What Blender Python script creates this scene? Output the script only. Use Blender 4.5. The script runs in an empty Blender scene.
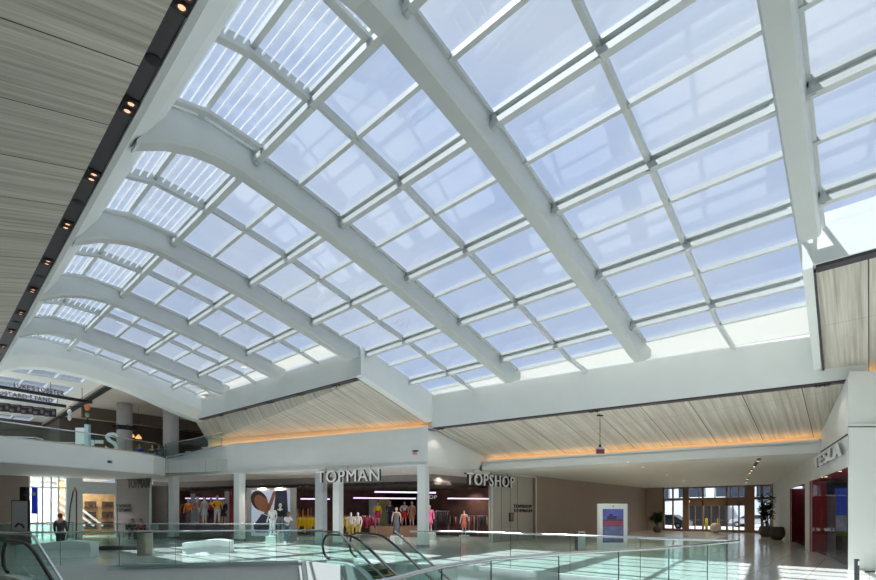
import bpy, bmesh, math, random
from mathutils import Vector, Matrix
random.seed(7)
C = bpy.context.scene.collection
PI = math.pi
sc = bpy.context.scene

# ------------------------------------------------------------ camera
EYE, F, HOR, YAW = 1.7, 479.0, 512.0, math.radians(48)
CA, SA = math.cos(YAW), math.sin(YAW)
cam = bpy.data.cameras.new('camera')
cam.sensor_width = 36; cam.lens = F / 876 * 36
cam.shift_y = (HOR - 290) / 876
cam.clip_end = 500
co = bpy.data.objects.new('camera', cam); C.objects.link(co)
co.location = (0, 0, EYE); co.rotation_euler = (PI / 2, 0, -YAW)
sc.camera = co

# ------------------------------------------------------------ sky, sun, exposure
world = bpy.data.worlds.new('sky'); sc.world = world; world.use_nodes = True
wn = world.node_tree; wn.nodes.clear()
wo = wn.nodes.new('ShaderNodeOutputWorld'); wb = wn.nodes.new('ShaderNodeBackground')
wt = wn.nodes.new('ShaderNodeTexCoord'); wz = wn.nodes.new('ShaderNodeTexNoise'); wr = wn.nodes.new('ShaderNodeValToRGB')
wm = wn.nodes.new('ShaderNodeMapping')
wm.inputs['Scale'].default_value = (1.2, 1.2, 2.6)
wz.inputs['Scale'].default_value = 1.6; wz.inputs['Detail'].default_value = 6; wz.inputs['Roughness'].default_value = .55
wr.color_ramp.elements[0].position = .36; wr.color_ramp.elements[0].color = (.62, .73, .97, 1)
wr.color_ramp.elements[1].position = .68; wr.color_ramp.elements[1].color = (.93, .96, 1.0, 1)
wn.links.new(wt.outputs['Generated'], wm.inputs[0]); wn.links.new(wm.outputs[0], wz.inputs['Vector'])
wn.links.new(wz.outputs['Fac'], wr.inputs[0]); wn.links.new(wr.outputs[0], wb.inputs[0]); wn.links.new(wb.outputs[0], wo.inputs[0])
wb.inputs['Strength'].default_value = 1.08
sun = bpy.data.lights.new('sun', 'SUN'); sun.energy = 15.0; sun.angle = math.radians(.6); sun.color = (1, .96, .9)
so = bpy.data.objects.new('sun', sun); C.objects.link(so)
so.rotation_euler = Vector((.30, -.45, -1)).to_track_quat('-Z', 'Y').to_euler()
sc.view_settings.view_transform = 'Standard'; sc.view_settings.look = 'None'
sc.view_settings.exposure = -0.36; sc.view_settings.gamma = 1; sc.view_settings.use_curve_mapping = False
sc.cycles.max_bounces = 10; sc.cycles.diffuse_bounces = 6; sc.cycles.transparent_max_bounces = 24
sc.cycles.glossy_bounces = 4; sc.cycles.sample_clamp_indirect = 6
sc.cycles.caustics_reflective = False; sc.cycles.caustics_refractive = False

# ------------------------------------------------------------ pixel rays to places (v = x, u = y)
def ray(px, py):
    X = (px - 438) / F; z = (HOR - py) / F
    return Vector((X * CA + SA, -X * SA + CA, z))
def at_depth(px, py, t): return ray(px, py) * t + Vector((0, 0, EYE))
def ground(px, t, z=0.0):
    p = ray(px, HOR) * t; return Vector((p.x, p.y, z))
def on_line(px, a, b, z=0.0):            # where the sight line of column px meets the plan line a-b
    r = ray(px, HOR); dx, dy = b[0] - a[0], b[1] - a[1]
    t = (a[0] * dy - a[1] * dx) / (r.x * dy - r.y * dx)
    return Vector((r.x * t, r.y * t, z))

# ------------------------------------------------------------ materials
def srgb(*c):
    return tuple((x / 255 / 12.92 if x / 255 <= .04045 else ((x / 255 + .055) / 1.055) ** 2.4) for x in c) + (1,)
MATS = {}
def mat(name, col, rough=.5, metal=0, emit=0, spec=.5, noise=.04, scale=6.0):
    if name in MATS: return MATS[name]
    m = bpy.data.materials.new(name); m.use_nodes = True; MATS[name] = m
    nt = m.node_tree; b = nt.nodes['Principled BSDF']
    b.inputs['Roughness'].default_value = rough; b.inputs['Metallic'].default_value = metal
    b.inputs['Specular IOR Level'].default_value = spec
    c = srgb(*col)
    if noise:
        t = nt.nodes.new('ShaderNodeTexCoord'); n = nt.nodes.new('ShaderNodeTexNoise'); r = nt.nodes.new('ShaderNodeValToRGB')
        n.inputs['Scale'].default_value = scale; n.inputs['Detail'].default_value = 4
        r.color_ramp.elements[0].position = .3; r.color_ramp.elements[1].position = .7
        r.color_ramp.elements[0].color = tuple(x * (1 - noise) for x in c[:3]) + (1,)
        r.color_ramp.elements[1].color = tuple(min(1, x * (1 + noise)) for x in c[:3]) + (1,)
        nt.links.new(t.outputs['Object'], n.inputs['Vector']); nt.links.new(n.outputs['Fac'], r.inputs[0])
        nt.links.new(r.outputs[0], b.inputs['Base Color'])
    else: b.inputs['Base Color'].default_value = c
    if emit:
        b.inputs['Emission Color'].default_value = c; b.inputs['Emission Strength'].default_value = emit
    return m
def glass(name, tint, refl=1.0, ior=1.45, rough=0.0):
    m = bpy.data.materials.new(name); m.use_nodes = True; MATS[name] = m
    nt = m.node_tree; nt.nodes.clear()
    o = nt.nodes.new('ShaderNodeOutputMaterial'); mx = nt.nodes.new('ShaderNodeMixShader')
    t = nt.nodes.new('ShaderNodeBsdfTransparent'); g = nt.nodes.new('ShaderNodeBsdfGlossy'); f = nt.nodes.new('ShaderNodeLayerWeight')
    f.inputs['Blend'].default_value = .5
    f0 = ((ior - 1) / (ior + 1)) ** 2
    pw5 = nt.nodes.new('ShaderNodeMath'); pw5.operation = 'POWER'; pw5.inputs[1].default_value = 5
    k = nt.nodes.new('ShaderNodeMath'); k.operation = 'MULTIPLY_ADD'; k.inputs[1].default_value = refl * (1 - f0); k.inputs[2].default_value = refl * f0
    t.inputs[0].default_value = tuple(tint) + (1,)
    g.inputs['Roughness'].default_value = rough
    nt.links.new(f.outputs['Facing'], pw5.inputs[0]); nt.links.new(pw5.outputs[0], k.inputs[0]); nt.links.new(k.outputs[0], mx.inputs[0])
    nt.links.new(t.outputs[0], mx.inputs[1]); nt.links.new(g.outputs[0], mx.inputs[2]); nt.links.new(mx.outputs[0], o.inputs[0])
    return m
def wood(name, c0, c1, joint=1.6):
    m = bpy.data.materials.new(name); m.use_nodes = True; MATS[name] = m
    nt = m.node_tree; N = nt.nodes.new; L = nt.links.new; b = nt.nodes['Principled BSDF']
    t = N('ShaderNodeTexCoord'); mp = N('ShaderNodeMapping'); mp.inputs['Scale'].default_value = (.28, 11, .28)
    n = N('ShaderNodeTexNoise'); n.inputs['Scale'].default_value = 1.0; n.inputs['Detail'].default_value = 8; n.inputs['Roughness'].default_value = .62
    r = N('ShaderNodeValToRGB'); r.color_ramp.elements[0].position = .33; r.color_ramp.elements[1].position = .67
    r.color_ramp.elements[0].color = srgb(*c0); r.color_ramp.elements[1].color = srgb(*c1)
    L(t.outputs['Object'], mp.inputs[0]); L(mp.outputs[0], n.inputs['Vector']); L(n.outputs['Fac'], r.inputs[0])
    mp2 = N('ShaderNodeMapping'); mp2.inputs['Scale'].default_value = (.4, .62, .4)
    n2 = N('ShaderNodeTexNoise'); n2.inputs['Scale'].default_value = 1.3
    L(t.outputs['Object'], mp2.inputs[0]); L(mp2.outputs[0], n2.inputs['Vector'])
    s = N('ShaderNodeSeparateXYZ'); L(t.outputs['Object'], s.inputs[0])
    def groove(sock, w, half):
        a = N('ShaderNodeMath'); a.operation = 'DIVIDE'; a.inputs[1].default_value = w; L(sock, a.inputs[0])
        f = N('ShaderNodeMath'); f.operation = 'FRACT'; L(a.outputs[0], f.inputs[0])
        g = N('ShaderNodeMath'); g.operation = 'LESS_THAN'; g.inputs[1].default_value = half / w; L(f.outputs[0], g.inputs[0])
        return g.outputs[0]
    ga = groove(s.outputs['Y'], joint, .022); gb = groove(s.outputs['X'], 3.3, .012)
    gc = groove(s.outputs['Y'], joint / 8, .006)
    mxs = N('ShaderNodeMath'); mxs.operation = 'MAXIMUM'; L(ga, mxs.inputs[0])
    sb = N('ShaderNodeMath'); sb.operation = 'MULTIPLY'; sb.inputs[1].default_value = .5; L(gb, sb.inputs[0])
    scx = N('ShaderNodeMath'); scx.operation = 'MULTIPLY'; scx.inputs[1].default_value = .3; L(gc, scx.inputs[0])
    m2 = N('ShaderNodeMath'); m2.operation = 'MAXIMUM'; L(sb.outputs[0], m2.inputs[0]); L(scx.outputs[0], m2.inputs[1]); L(m2.outputs[0], mxs.inputs[1])
    mv = N('ShaderNodeMixRGB'); mv.blend_type = 'MULTIPLY'; mv.inputs[0].default_value = .2
    L(r.outputs[0], mv.inputs[1]); L(n2.outputs['Fac'], mv.inputs[2])
    mm = N('ShaderNodeMixRGB'); L(mxs.outputs[0], mm.inputs[0]); L(mv.outputs[0], mm.inputs[1]); mm.inputs[2].default_value = srgb(38, 36, 33)
    L(mm.outputs[0], b.inputs['Base Color']); b.inputs['Roughness'].default_value = .55
    return m
def tiles(name, c0, c1, size, rough, lines=(150, 152, 148), ang=0.0):
    m = bpy.data.materials.new(name); m.use_nodes = True; MATS[name] = m
    nt = m.node_tree; N = nt.nodes.new; L = nt.links.new; b = nt.nodes['Principled BSDF']
    t = N('ShaderNodeTexCoord'); mp = N('ShaderNodeMapping'); mp.inputs['Rotation'].default_value = (0, 0, ang)
    L(t.outputs['Object'], mp.inputs[0])
    n = N('ShaderNodeTexNoise'); n.inputs['Scale'].default_value = 40; n.inputs['Detail'].default_value = 6
    L(mp.outputs[0], n.inputs['Vector'])
    br = N('ShaderNodeTexBrick'); br.offset = .0; br.inputs['Scale'].default_value = 1
    br.inputs['Brick Width'].default_value = size; br.inputs['Row Height'].default_value = size; br.inputs['Mortar Size'].default_value = .006
    br.inputs['Color1'].default_value = srgb(*c0); br.inputs['Color2'].default_value = srgb(*c1); br.inputs['Mortar'].default_value = srgb(*lines)
    L(mp.outputs[0], br.inputs['Vector'])
    mx = N('ShaderNodeMixRGB'); mx.blend_type = 'MULTIPLY'; mx.inputs[0].default_value = .12
    L(br.outputs[0], mx.inputs[1]); L(n.outputs['Fac'], mx.inputs[2]); L(mx.outputs[0], b.inputs['Base Color'])
    b.inputs['Roughness'].default_value = rough; b.inputs['Specular IOR Level'].default_value = .6
    return m
WHITE = mat('white_paint', (226, 230, 229), .55, noise=.02, scale=1.2)
PLASTER = mat('white_plaster', (226, 226, 221), .7, noise=.02, scale=.8)
STEEL = mat('painted_white_steel', (198, 203, 202), .38, noise=.02, scale=2)
FRIT = MATS.get('x')
CHAR = mat('charcoal_metal', (66, 62, 68), .5, noise=.05)
BLACK = mat('matte_black', (26, 25, 27), .5, noise=.05)
CHROME = mat('brushed_steel', (200, 202, 203), .25, 1, noise=.03, scale=20)
DMETAL = mat('dark_metal', (70, 72, 74), .35, .6)
RUBBER = mat('black_rubber', (28, 24, 27), .35, noise=.05)
WOOD = wood('pale_ash_panel', (176, 170, 156), (228, 223, 211))
FLOOR = tiles('polished_terrazzo', (222, 224, 219), (216, 219, 214), 1.2, .13)
LOWFLOOR = tiles('lower_terrazzo', (205, 208, 203), (198, 202, 197), 1.2, .2)
SKYGLASS = glass('skylight_glass', (.90, .94, .985), 1.0, 1.5)
RAILGLASS = glass('rail_glass', (.87, .955, .935), 1.0, 1.45)
GEDGE = mat('green_glass_edge', (44, 70, 64), .3, noise=0)
SHOPGLASS = glass('shop_glass', (.96, .98, .97), .3, 1.4)
BROWN = mat('taupe_wall', (168, 152, 140), .6, noise=.03, scale=.6)
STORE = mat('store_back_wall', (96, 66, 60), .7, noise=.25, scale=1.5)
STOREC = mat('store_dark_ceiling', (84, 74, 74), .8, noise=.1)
GREYW = mat('light_grey_panel', (196, 196, 192), .6, noise=.02)
RED = mat('red_wall', (176, 20, 44), .5, noise=.03)
BRONZE = mat('bronze_frame', (128, 100, 78), .4, .3)
LAMPW = mat('lamp_warm', (255, 222, 180), .5, emit=5, noise=0)
LAMPD = mat('lamp_dim', (255, 190, 150), .5, emit=1.6, noise=0)
LAMPP = mat('lamp_lilac', (205, 180, 240), .5, emit=2.2, noise=0)
COVE = mat('cove_led', (255, 206, 150), .5, emit=7, noise=0)
def translucent(name, col, k=.75):
    m = bpy.data.materials.new(name); m.use_nodes = True; MATS[name] = m
    nt = m.node_tree; nt.nodes.clear()
    o = nt.nodes.new('ShaderNodeOutputMaterial'); mx = nt.nodes.new('ShaderNodeMixShader'); mx.inputs[0].default_value = k
    d = nt.nodes.new('ShaderNodeBsdfDiffuse'); t = nt.nodes.new('ShaderNodeBsdfTranslucent')
    d.inputs[0].default_value = srgb(*col); t.inputs[0].default_value = srgb(*col)
    nt.links.new(d.outputs[0], mx.inputs[1]); nt.links.new(t.outputs[0], mx.inputs[2]); nt.links.new(mx.outputs[0], o.inputs[0])
    return m
FRITM = translucent('fritted_white_panel', (206, 209, 208), .7)
LOUVM = translucent('white_louver', (240, 243, 245), .45)

# ------------------------------------------------------------ mesh builder
class MB:
    def __init__(s): s.v = []; s.f = []; s.m = []; s.cur = 0
    def add(s, vs, fs):
        o = len(s.v); s.v += [tuple(p) for p in vs]
        for f in fs: s.f.append([i + o for i in f]); s.m.append(s.cur)
        return s
    def hexa(s, b, t):                      # bottom four points, top four points (same order)
        return s.add(list(b) + list(t), [(0, 3, 2, 1), (4, 5, 6, 7), (0, 1, 5, 4), (1, 2, 6, 5), (2, 3, 7, 6), (3, 0, 4, 7)])
    def box(s, c, d, rz=0, tilt=None):
        x, y, z = [k / 2 for k in d]; P = [(-x, -y, -z), (x, -y, -z), (x, y, -z), (-x, y, -z), (-x, -y, z), (x, -y, z), (x, y, z), (-x, y, z)]
        M = Matrix.Translation(c) @ Matrix.Rotation(rz, 4, 'Z')
        if tilt: M = M @ tilt
        P = [M @ Vector(p) for p in P]
        return s.hexa(P[:4], P[4:])
    def bar(s, a, b, w, h, up=(0, 0, 1), drop=0):   # rectangular bar from a to b
        a, b = Vector(a), Vector(b); d = (b - a).normalized(); upv = Vector(up)
        sd = d.cross(upv).normalized(); un = sd.cross(d).normalized()
        P = []
        for p in (a, b):
            for i, j in ((-1, -1), (1, -1), (1, 1), (-1, 1)): P.append(p + sd * (i * w / 2) + un * (j * h / 2 - drop))
        return s.hexa(P[:4], P[4:])
    def slab(s, pts, th, dirn=(0, 0, 1)):          # planar polygon thickened along dirn
        n = len(pts); d = Vector(dirn) * th; a = [Vector(p) for p in pts]; b = [p + d for p in a]
        return s.add(a + b, [tuple(range(n))[::-1], tuple(range(n, 2 * n))] + [(i, (i + 1) % n, n + (i + 1) % n, n + i) for i in range(n)])
    def loft(s, rings, cap=True, closed=True):
        n = len(rings[0]); o = [p for r in rings for p in r]; fs = []
        for k in range(len(rings) - 1):
            for i in range(n if closed else n - 1): j = (i + 1) % n; fs.append((k * n + i, k * n + j, (k + 1) * n + j, (k + 1) * n + i))
        if cap: fs.append(tuple(range(n))[::-1]); fs.append(tuple((len(rings) - 1) * n + i for i in range(n)))
        return s.add(o, fs)
    def lathe(s, prof, c=(0, 0, 0), n=20):
        c = Vector(c)
        return s.loft([[c + Vector((r * math.cos(2 * PI * i / n), r * math.sin(2 * PI * i / n), z)) for i in range(n)] for r, z in prof])
    def tube(s, path, r, n=8):
        path = [Vector(p) for p in path]; rings = []; rr = r if isinstance(r, (list, tuple)) else [r] * len(path)
        for i, p in enumerate(path):
            d = (path[min(i + 1, len(path) - 1)] - path[max(i - 1, 0)]).normalized()
            ref = Vector((0, 0, 1)) if abs(d.z) < .9 else Vector((1, 0, 0))
            a = d.cross(ref).normalized(); b = d.cross(a)
            rings.append([p + a * rr[i] * math.cos(2 * PI * k / n) + b * rr[i] * math.sin(2 * PI * k / n) for k in range(n)])
        return s.loft(rings)
    def ell(s, secs, n=12):                        # stacked ellipses: (x, y, z, rx, ry)
        return s.loft([[Vector((x + rx * math.cos(2 * PI * i / n), y + ry * math.sin(2 * PI * i / n), z)) for i in range(n)] for x, y, z, rx, ry in secs])
    def ball(s, c, r, n=10, sq=(1, 1, 1)):
        c = Vector(c); rings = []
        for k in range(7):
            a = -PI / 2 + PI * (k + .02 if k == 0 else k - .02 if k == 6 else k) / 6
            rings.append([c + Vector((sq[0] * r * math.cos(a) * math.cos(2 * PI * i / n), sq[1] * r * math.cos(a) * math.sin(2 * PI * i / n), sq[2] * r * math.sin(a))) for i in range(n)])
        return s.loft(rings)
    def build(s, name, m, parent=None, smooth=False, bevel=0, loc=None, rz=0):
        me = bpy.data.meshes.new(name); me.from_pydata(s.v, [], s.f)
        ms = m if isinstance(m, (list, tuple)) else [m]
        for k in ms: me.materials.append(k)
        for i, p in enumerate(me.polygons): p.material_index = s.m[i]; p.use_smooth = smooth
        bm = bmesh.new(); bm.from_mesh(me); bmesh.ops.recalc_face_normals(bm, faces=bm.faces[:]); bm.to_mesh(me); bm.free()
        o = bpy.data.objects.new(name, me); C.objects.link(o)
        if parent: o.parent = parent
        if loc is not None: o.location = loc
        o.rotation_euler = (0, 0, rz)
        if bevel:
            b = o.modifiers.new('bevel', 'BEVEL'); b.width = bevel; b.segments = 2; b.limit_method = 'ANGLE'
        return o
def tag(o, label=None, cat=None, group=None, kind=None):
    if label: o['label'] = label
    if cat: o['category'] = cat
    if group: o['group'] = group
    if kind: o['kind'] = kind
    return o
def thing(name, label, cat, loc=(0, 0, 0), rz=0, group=None):
    o = bpy.data.objects.new(name, None); C.objects.link(o); o.empty_display_size = .1
    o.location = loc; o.rotation_euler = (0, 0, rz); return tag(o, label, cat, group)
def struct(o, label=None): o['kind'] = 'structure'; 
def S(o, label=None):
    o['kind'] = 'structure'
    if label: o['label'] = label
    return o
def copy_tree(o, parent=None):
    c = o.copy(); C.objects.link(c); c.parent = parent
    for ch in list(o.children): copy_tree(ch, c)
    return c
def text_mesh(name, s, width, height, depth, m, parent=None, bold=.0):
    cu = bpy.data.curves.new(name, 'FONT'); cu.body = s; cu.size = 1; cu.extrude = .05; cu.offset = bold
    cu.space_character = 1.12; cu.resolution_u = 3
    tmp = bpy.data.objects.new(name, cu); C.objects.link(tmp)
    bpy.context.view_layer.update()
    me = bpy.data.meshes.new_from_object(tmp.evaluated_get(bpy.context.evaluated_depsgraph_get()))
    C.objects.unlink(tmp); bpy.data.objects.remove(tmp)
    xs = [v.co.x for v in me.vertices]; ys = [v.co.y for v in me.vertices]
    x0, x1, y0, y1 = min(xs), max(xs), min(ys), max(ys)
    for v in me.vertices:                       # stand it up: x along the sign, z up, facing -y; foot at the origin
        x, y, z = v.co; v.co = ((x - x0) / (x1 - x0) * width - width / 2, -z / .05 * depth / 2, (y - y0) / (y1 - y0) * height)
    me.materials.clear(); me.materials.append(m)
    o = bpy.data.objects.new(name, me); C.objects.link(o)
    if parent: o.parent = parent
    return o
def face_angle(a, b):                          # rotation so that local +x runs a -> b
    return math.atan2(b[1] - a[1], b[0] - a[0])
H = lambda z: z + EYE                          # height above the eye -> height above the floor

# plan lines (x, y)
TM_A, TM_B = (16.45, 15.6), (9.5, 38.0)        # the long storefront line
TS_A, TS_B = (16.45, 15.6), (26.5, 15.6)       # the short storefront line
FA2_A, FA2_B = (16.75, 15.5), (19.05, .5)      # lower fascia
FA1_A, FA1_B = (12.55, 15.6), (11.7, 31.0)     # upper fascia
def lerp2(a, b, k): return (a[0] + (b[0] - a[0]) * k, a[1] + (b[1] - a[1]) * k)
def line_x(a, b, y): return a[0] + (b[0] - a[0]) * (y - a[1]) / (b[1] - a[1])

# ------------------------------------------------------------ vault section
GL = [(3.1, 8.05), (3.5, 8.27), (4.15, 8.42), (5.39, 8.34), (6.52, 8.16), (7.79, 7.93), (8.99, 7.64), (10.24, 7.35), (11.45, 7.03), (12.74, 6.72), (14.0, 6.40), (15.25, 6.06), (16.45, 5.74), (17.3, 5.62), (19.2, 5.58)]
def gz(x):
    if x <= GL[0][0]: return GL[0][1]
    for (a, za), (b, zb) in zip(GL, GL[1:]):
        if x <= b: return za + (zb - za) * (x - a) / (b - a)
    return GL[-1][1]
RIBS = [-8.9, -3.85, .99, 5.78, 10.72, 15.8, 20.95, 26.2]
GABLE = 29.7
MAJ = [5.39, 7.79, 10.24, 12.74, 15.25]
MIN_ = [4.15, 6.52, 8.99, 11.45, 14.0, 16.45]
def x_end(y):                                  # where the glazing stops on the lower side
    if y < 1.15: return 13.8
    if y < 15.6: return line_x(FA2_A, FA2_B, y)
    return line_x(FA1_A, FA1_B, y)

def rib(y, name='roof_rib', xe=None, w=.40):
    xr = xe
    xs = [2.99, 3.07, 3.18, 3.3, 3.45, 3.6] + [3.6 + (xr - 3.6) * k / 26 for k in range(1, 27)]
    def zb(x):
        left = [(2.95, 7.08), (3.07, 7.2), (3.6, 7.5), (4.2, 7.70), (4.8, 7.76), (5.39, 7.70)]
        if x < 5.39:
            for (a, za), (b, zb_) in zip(left, left[1:]):
                if x <= b: return za + (zb_ - za) * (x - a) / (b - a)
        d = .66
        if x > xr - 1.2: d = .66 - .10 * ((x - xr + 1.2) / 1.2) ** 2
        return gz(x) - d
    mb = MB(); rings = []
    c = .07
    for i, x in enumerate(xs):
        t = gz(x) - .05; b = zb(x)
        if x < 3.45:
            t = min(t, (6.64 + (x - 2.68) * 1.66 if x < 3.15 else 7.42 + (x - 3.15) * 1.56) + .05)
        if i == len(xs) - 1: b += .22
        h = w / 2
        bc = min(b + c, t - .005); rings.append([Vector((x, y + p, H(q))) for p, q in ((-h, t), (-h, bc), (-h + c * .6, b), (h - c * .6, b), (h, bc), (h, t))])
    mb.loft(rings)
    return mb.build(name, STEEL)

ENDS = {-8.9: 13.7, -3.85: 13.7, .99: 13.65, 5.78: 17.15, 10.72: 16.7, 15.8: 12.55, 20.95: 12.15, 26.2: 11.85}
RLAB = {.99: 'white curved roof rib nearly overhead, ending at the fascia above the right wooden soffit',
        5.78: 'white curved roof rib that crosses the middle of the skylight and is widest in view',
        10.72: 'white curved roof rib ending above the corner of the two storefront signs',
        15.8: 'white curved roof rib whose right end meets the sloping stepped beam',
        20.95: 'white curved roof rib fourth from the camera, ending above the upper fascia',
        26.2: 'white curved roof rib farthest away, just before the arched end wall'}
for y in RIBS:
    o = rib(y, xe=ENDS[y]); tag(o, RLAB.get(y, 'white curved roof rib above and behind the viewer'), 'roof beam', 'curved white roof ribs')

# glazing bays
def bay(n, y0, y1, label):
    root = bpy.data.objects.new('window_%d' % n, None); C.objects.link(root); S(root, label)
    ym = (y0 + y1) / 2
    g = MB(); fr = MB(); pur = MB(); mi = MB(); fl = MB()
    ya, yb = y0 + .16, y1 - .16
    xs = [3.3, 3.5] + sorted(MAJ + MIN_)
    xe0, xe1 = x_end(ya), x_end(yb)
    xe = min(xe0, xe1)
    last = 14.0 if y1 < 1.2 else (16.45 if y1 < 15.9 else 11.45)
    xs = [x for x in xs if x <= last + .01]
    P = lambda x, y, d=0: Vector((x, y, H(gz(x) + d)))
    for a, b in zip(xs, xs[1:]):
        g.slab([P(a, ya), P(b, ya), P(b, yb), P(a, yb)], .035)
    g.build('glass', SKYGLASS, root)
    # last strip: fritted panel down to the fascia
    e0, e1 = x_end(y0), x_end(min(y1, 15.55) if y0 < 15.5 else y1)
    if .9 < y0 < 1.1: e0 = x_end(1.2)
    if 15.5 < y0 < 16: e0 = x_end(15.8)
    if y1 < 1.2: e0 = e1 = 13.8
    topz = 5.56 if (y0 > .9 and y1 < 15.9) else 6.70
    if e0 - last > .15:
        fl.slab([P(last, y0), Vector((e0, y0, H(max(topz, gz(e0) if topz > 6 else topz) + .02))), Vector((e1, y1, H(max(topz, gz(e1) if topz > 6 else topz) + .02))), P(last, y1)], .03)
        fl.build('fritted_panel', FRITM, root)
    # rafter in the middle, and edge bars along ribs
    rf = MB()
    for yy, w, dpt in ((ym, .095, .17), (y0 + .23, .06, .09), (y1 - .23, .06, .09)):
        for a, b in zip(xs, xs[1:]):
            rf.bar(P(a, yy), P(b, yy), w, dpt, drop=dpt / 2)
        xl = xs[-1]; 
    if e0 - last > .15:
        xm = (e0 + e1) / 2
        rf.bar(P(last, ym), Vector((xm, ym, H(topz + .02))), .10, .14, drop=.07)
    rf.build('rafter', STEEL, root)
    for x in MAJ + MIN_:
        if x > last + .01: continue
        o = MB(); nx = Vector((-.0, 0, 1))
        if x in MAJ:                            # twin purlin: glazing bar above, a web, and a second bar below
            o.bar(P(x, y0 + .1), P(x, y1 - .1), .15, .09, drop=.045)
            o.bar(P(x + .04, y0 + .1, -.15), P(x + .04, y1 - .1, -.15), .03, .16)
            o.bar(P(x, y0 + .1, -.21), P(x, y1 - .1, -.21), .15, .12, drop=.06)
            for yy in (ym, y0 + .28, y1 - .28): o.box(P(x, yy, -.22), (.10, .10, .26))
            o.build('purlin', STEEL, root, bevel=.0)
        elif x > 4.3:
            o.bar(P(x, y0 + .1), P(x, y1 - .1), .10, .11, drop=.055); o.build('glazing_bar', STEEL, root)
        else:
            o.bar(P(x, y0 + .1), P(x, y1 - .1), .10, .12, drop=.06); o.build('glazing_bar', STEEL, root)
    # louver screen below the glass of the upper left strip
    for half, (ha, hb) in enumerate(((y0 + .25, ym - .1), (ym + .1, y1 - .25))):
        w = {0: 'nearer', 1: 'farther'}[half]
        t = thing('louver_screen', 'white slatted louver screen, %s half, %s' % (w, label.replace('skylight bay', 'bay')), 'louver screen', (4.4, (ha + hb) / 2, H(8.1)), 0, 'white louver screens under the skylight')
        lo = Vector((4.4, (ha + hb) / 2, H(8.1)))
        sl = MB(); cr = MB()
        for k in range(10):
            x = 3.62 + k * .17
            if 4.02 < x < 4.3: continue
            a = P(x, ha + (.3 if half == 0 else 0), -.16) - lo; b = P(x, hb - (.3 if half else 0), -.16) - lo
            sl.bar(a, b, .02, .035)
        sl.build('slats', LOUVM, t)
        for yy in ((y0 + .62, ym - .03) if half == 0 else (y1 - .62,)):
            cr = MB(); pts = [P(x, yy, -.22) - lo for x in (3.5, 3.9, 4.15, 4.7, 5.3)]
            for a, b in zip(pts, pts[1:]): cr.bar(a, b, .15, .07)
            cr.build('cross_rail', STEEL, t)
    return root
BLAB = ['skylight bay behind the viewer', 'skylight bay right of the near-overhead rib',
        'widest skylight bay, left of the near-overhead rib', 'skylight bay in the middle of the roof',
        'skylight bay above the shop corner', 'skylight bay before the fourth rib', 'narrow skylight bay before the last rib', 'dark blue skylight bay at the arched end wall']
yy = RIBS + [GABLE]
for i in range(len(RIBS)):
    bay(i + 1, yy[i], yy[i + 1], BLAB[i])

# ------------------------------------------------------------ shell
def wall(name, a, b, z0, z1, m, th=.25, z1b=None, side=1, z0b=None, label=None, into=None):
    a, b = Vector((a[0], a[1], 0)), Vector((b[0], b[1], 0)); n = Vector((b.y - a.y, a.x - b.x, 0)).normalized() * th * side
    if into: n = Vector(into) * th
    z1b = z1 if z1b is None else z1b; z0b = z0 if z0b is None else z0b
    U = Vector((0, 0, 1)); mb = MB()
    mb.hexa([a + U * z0, b + U * z0b, b + n + U * z0b, a + n + U * z0], [a + U * z1, b + U * z1b, b + n + U * z1b, a + n + U * z1])
    return S(mb.build(name, m), label)
from mathutils.geometry import tessellate_polygon
VOID = [(2.35, 19.2), (9.15, 14.75), (9.15, 12.3), (10.5, 12.3), (10.55, 11.3), (11.9, 9.9), (11.95, 2.15), (9.0, 2.75), (6.5, 3.55), (5.2, 3.85), (4.1, 3.75), (3.0, 3.4), (2.0, 3.3), (0.75, 15.5), (2.15, 15.9)]
OUT = [(-7, -11), (27, -11), (47.2, -2), (47.2, 27), (32, 46), (-7, 46)]
def plate(name, outer, hole, z, th, m):
    loops = [[Vector((x, y, z)) for x, y in outer]] + ([[Vector((x, y, z)) for x, y in hole]] if hole else [])
    tris = tessellate_polygon(loops); pts = [p for l in loops for p in l]
    mb = MB(); n = len(pts); low = [p - Vector((0, 0, th)) for p in pts]
    fs = [tuple(t) for t in tris] + [tuple(i + n for i in t)[::-1] for t in tris]
    k = 0
    for l in loops:
        for i in range(len(l)): j = (i + 1) % len(l); fs.append((k + i, k + j, k + j + n, k + i + n))
        k += len(l)
    mb.add(pts + low, fs); return mb.build(name, m)
S(plate('floor', OUT, VOID, 0, .3, FLOOR), 'pale polished concourse floor around the escalator opening')
S(plate('floor.001', [(-7, -11), (27, -11), (27, 30), (-7, 30)], None, -5.6, .2, LOWFLOOR), 'lower level floor seen through the opening')
# white edge band of the opening
eb = MB()
for i in range(len(VOID)):
    a, b = Vector(VOID[i] + (0,)), Vector(VOID[(i + 1) % len(VOID)] + (0,)); d = (b - a); n = Vector((d.y, -d.x, 0)).normalized()
    cx = Vector((6.5, 9, 0))
    if (cx - a).dot(n) < 0: n = -n
    n = n * .06; U = Vector((0, 0, 1))
    eb.hexa([a - U * 1.35, b - U * 1.35, b + n - U * 1.35, a + n - U * 1.35], [a + U * .03, b + U * .03, b + n + U * .03, a + n + U * .03])
S(eb.build('trim_1', WHITE), 'white band along the edge of the escalator opening')
S(plate('ceiling.003', [(-7, -11), (27, -11), (27, 30), (-7, 30)], [(x + (x - 6.5) * .02, y + (y - 9) * .02) for x, y in VOID], -1.35, .1, PLASTER))
for nm, a, b in (('wall_lower_left', (-6.9, -11), (-6.9, 30)), ('wall_lower_back', (-7, 29.9), (27, 29.9)), ('wall_lower_right', (26.9, -11), (26.9, 30))):
    wall(nm, a, b, -5.6, -.3, WHITE, .1)

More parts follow.
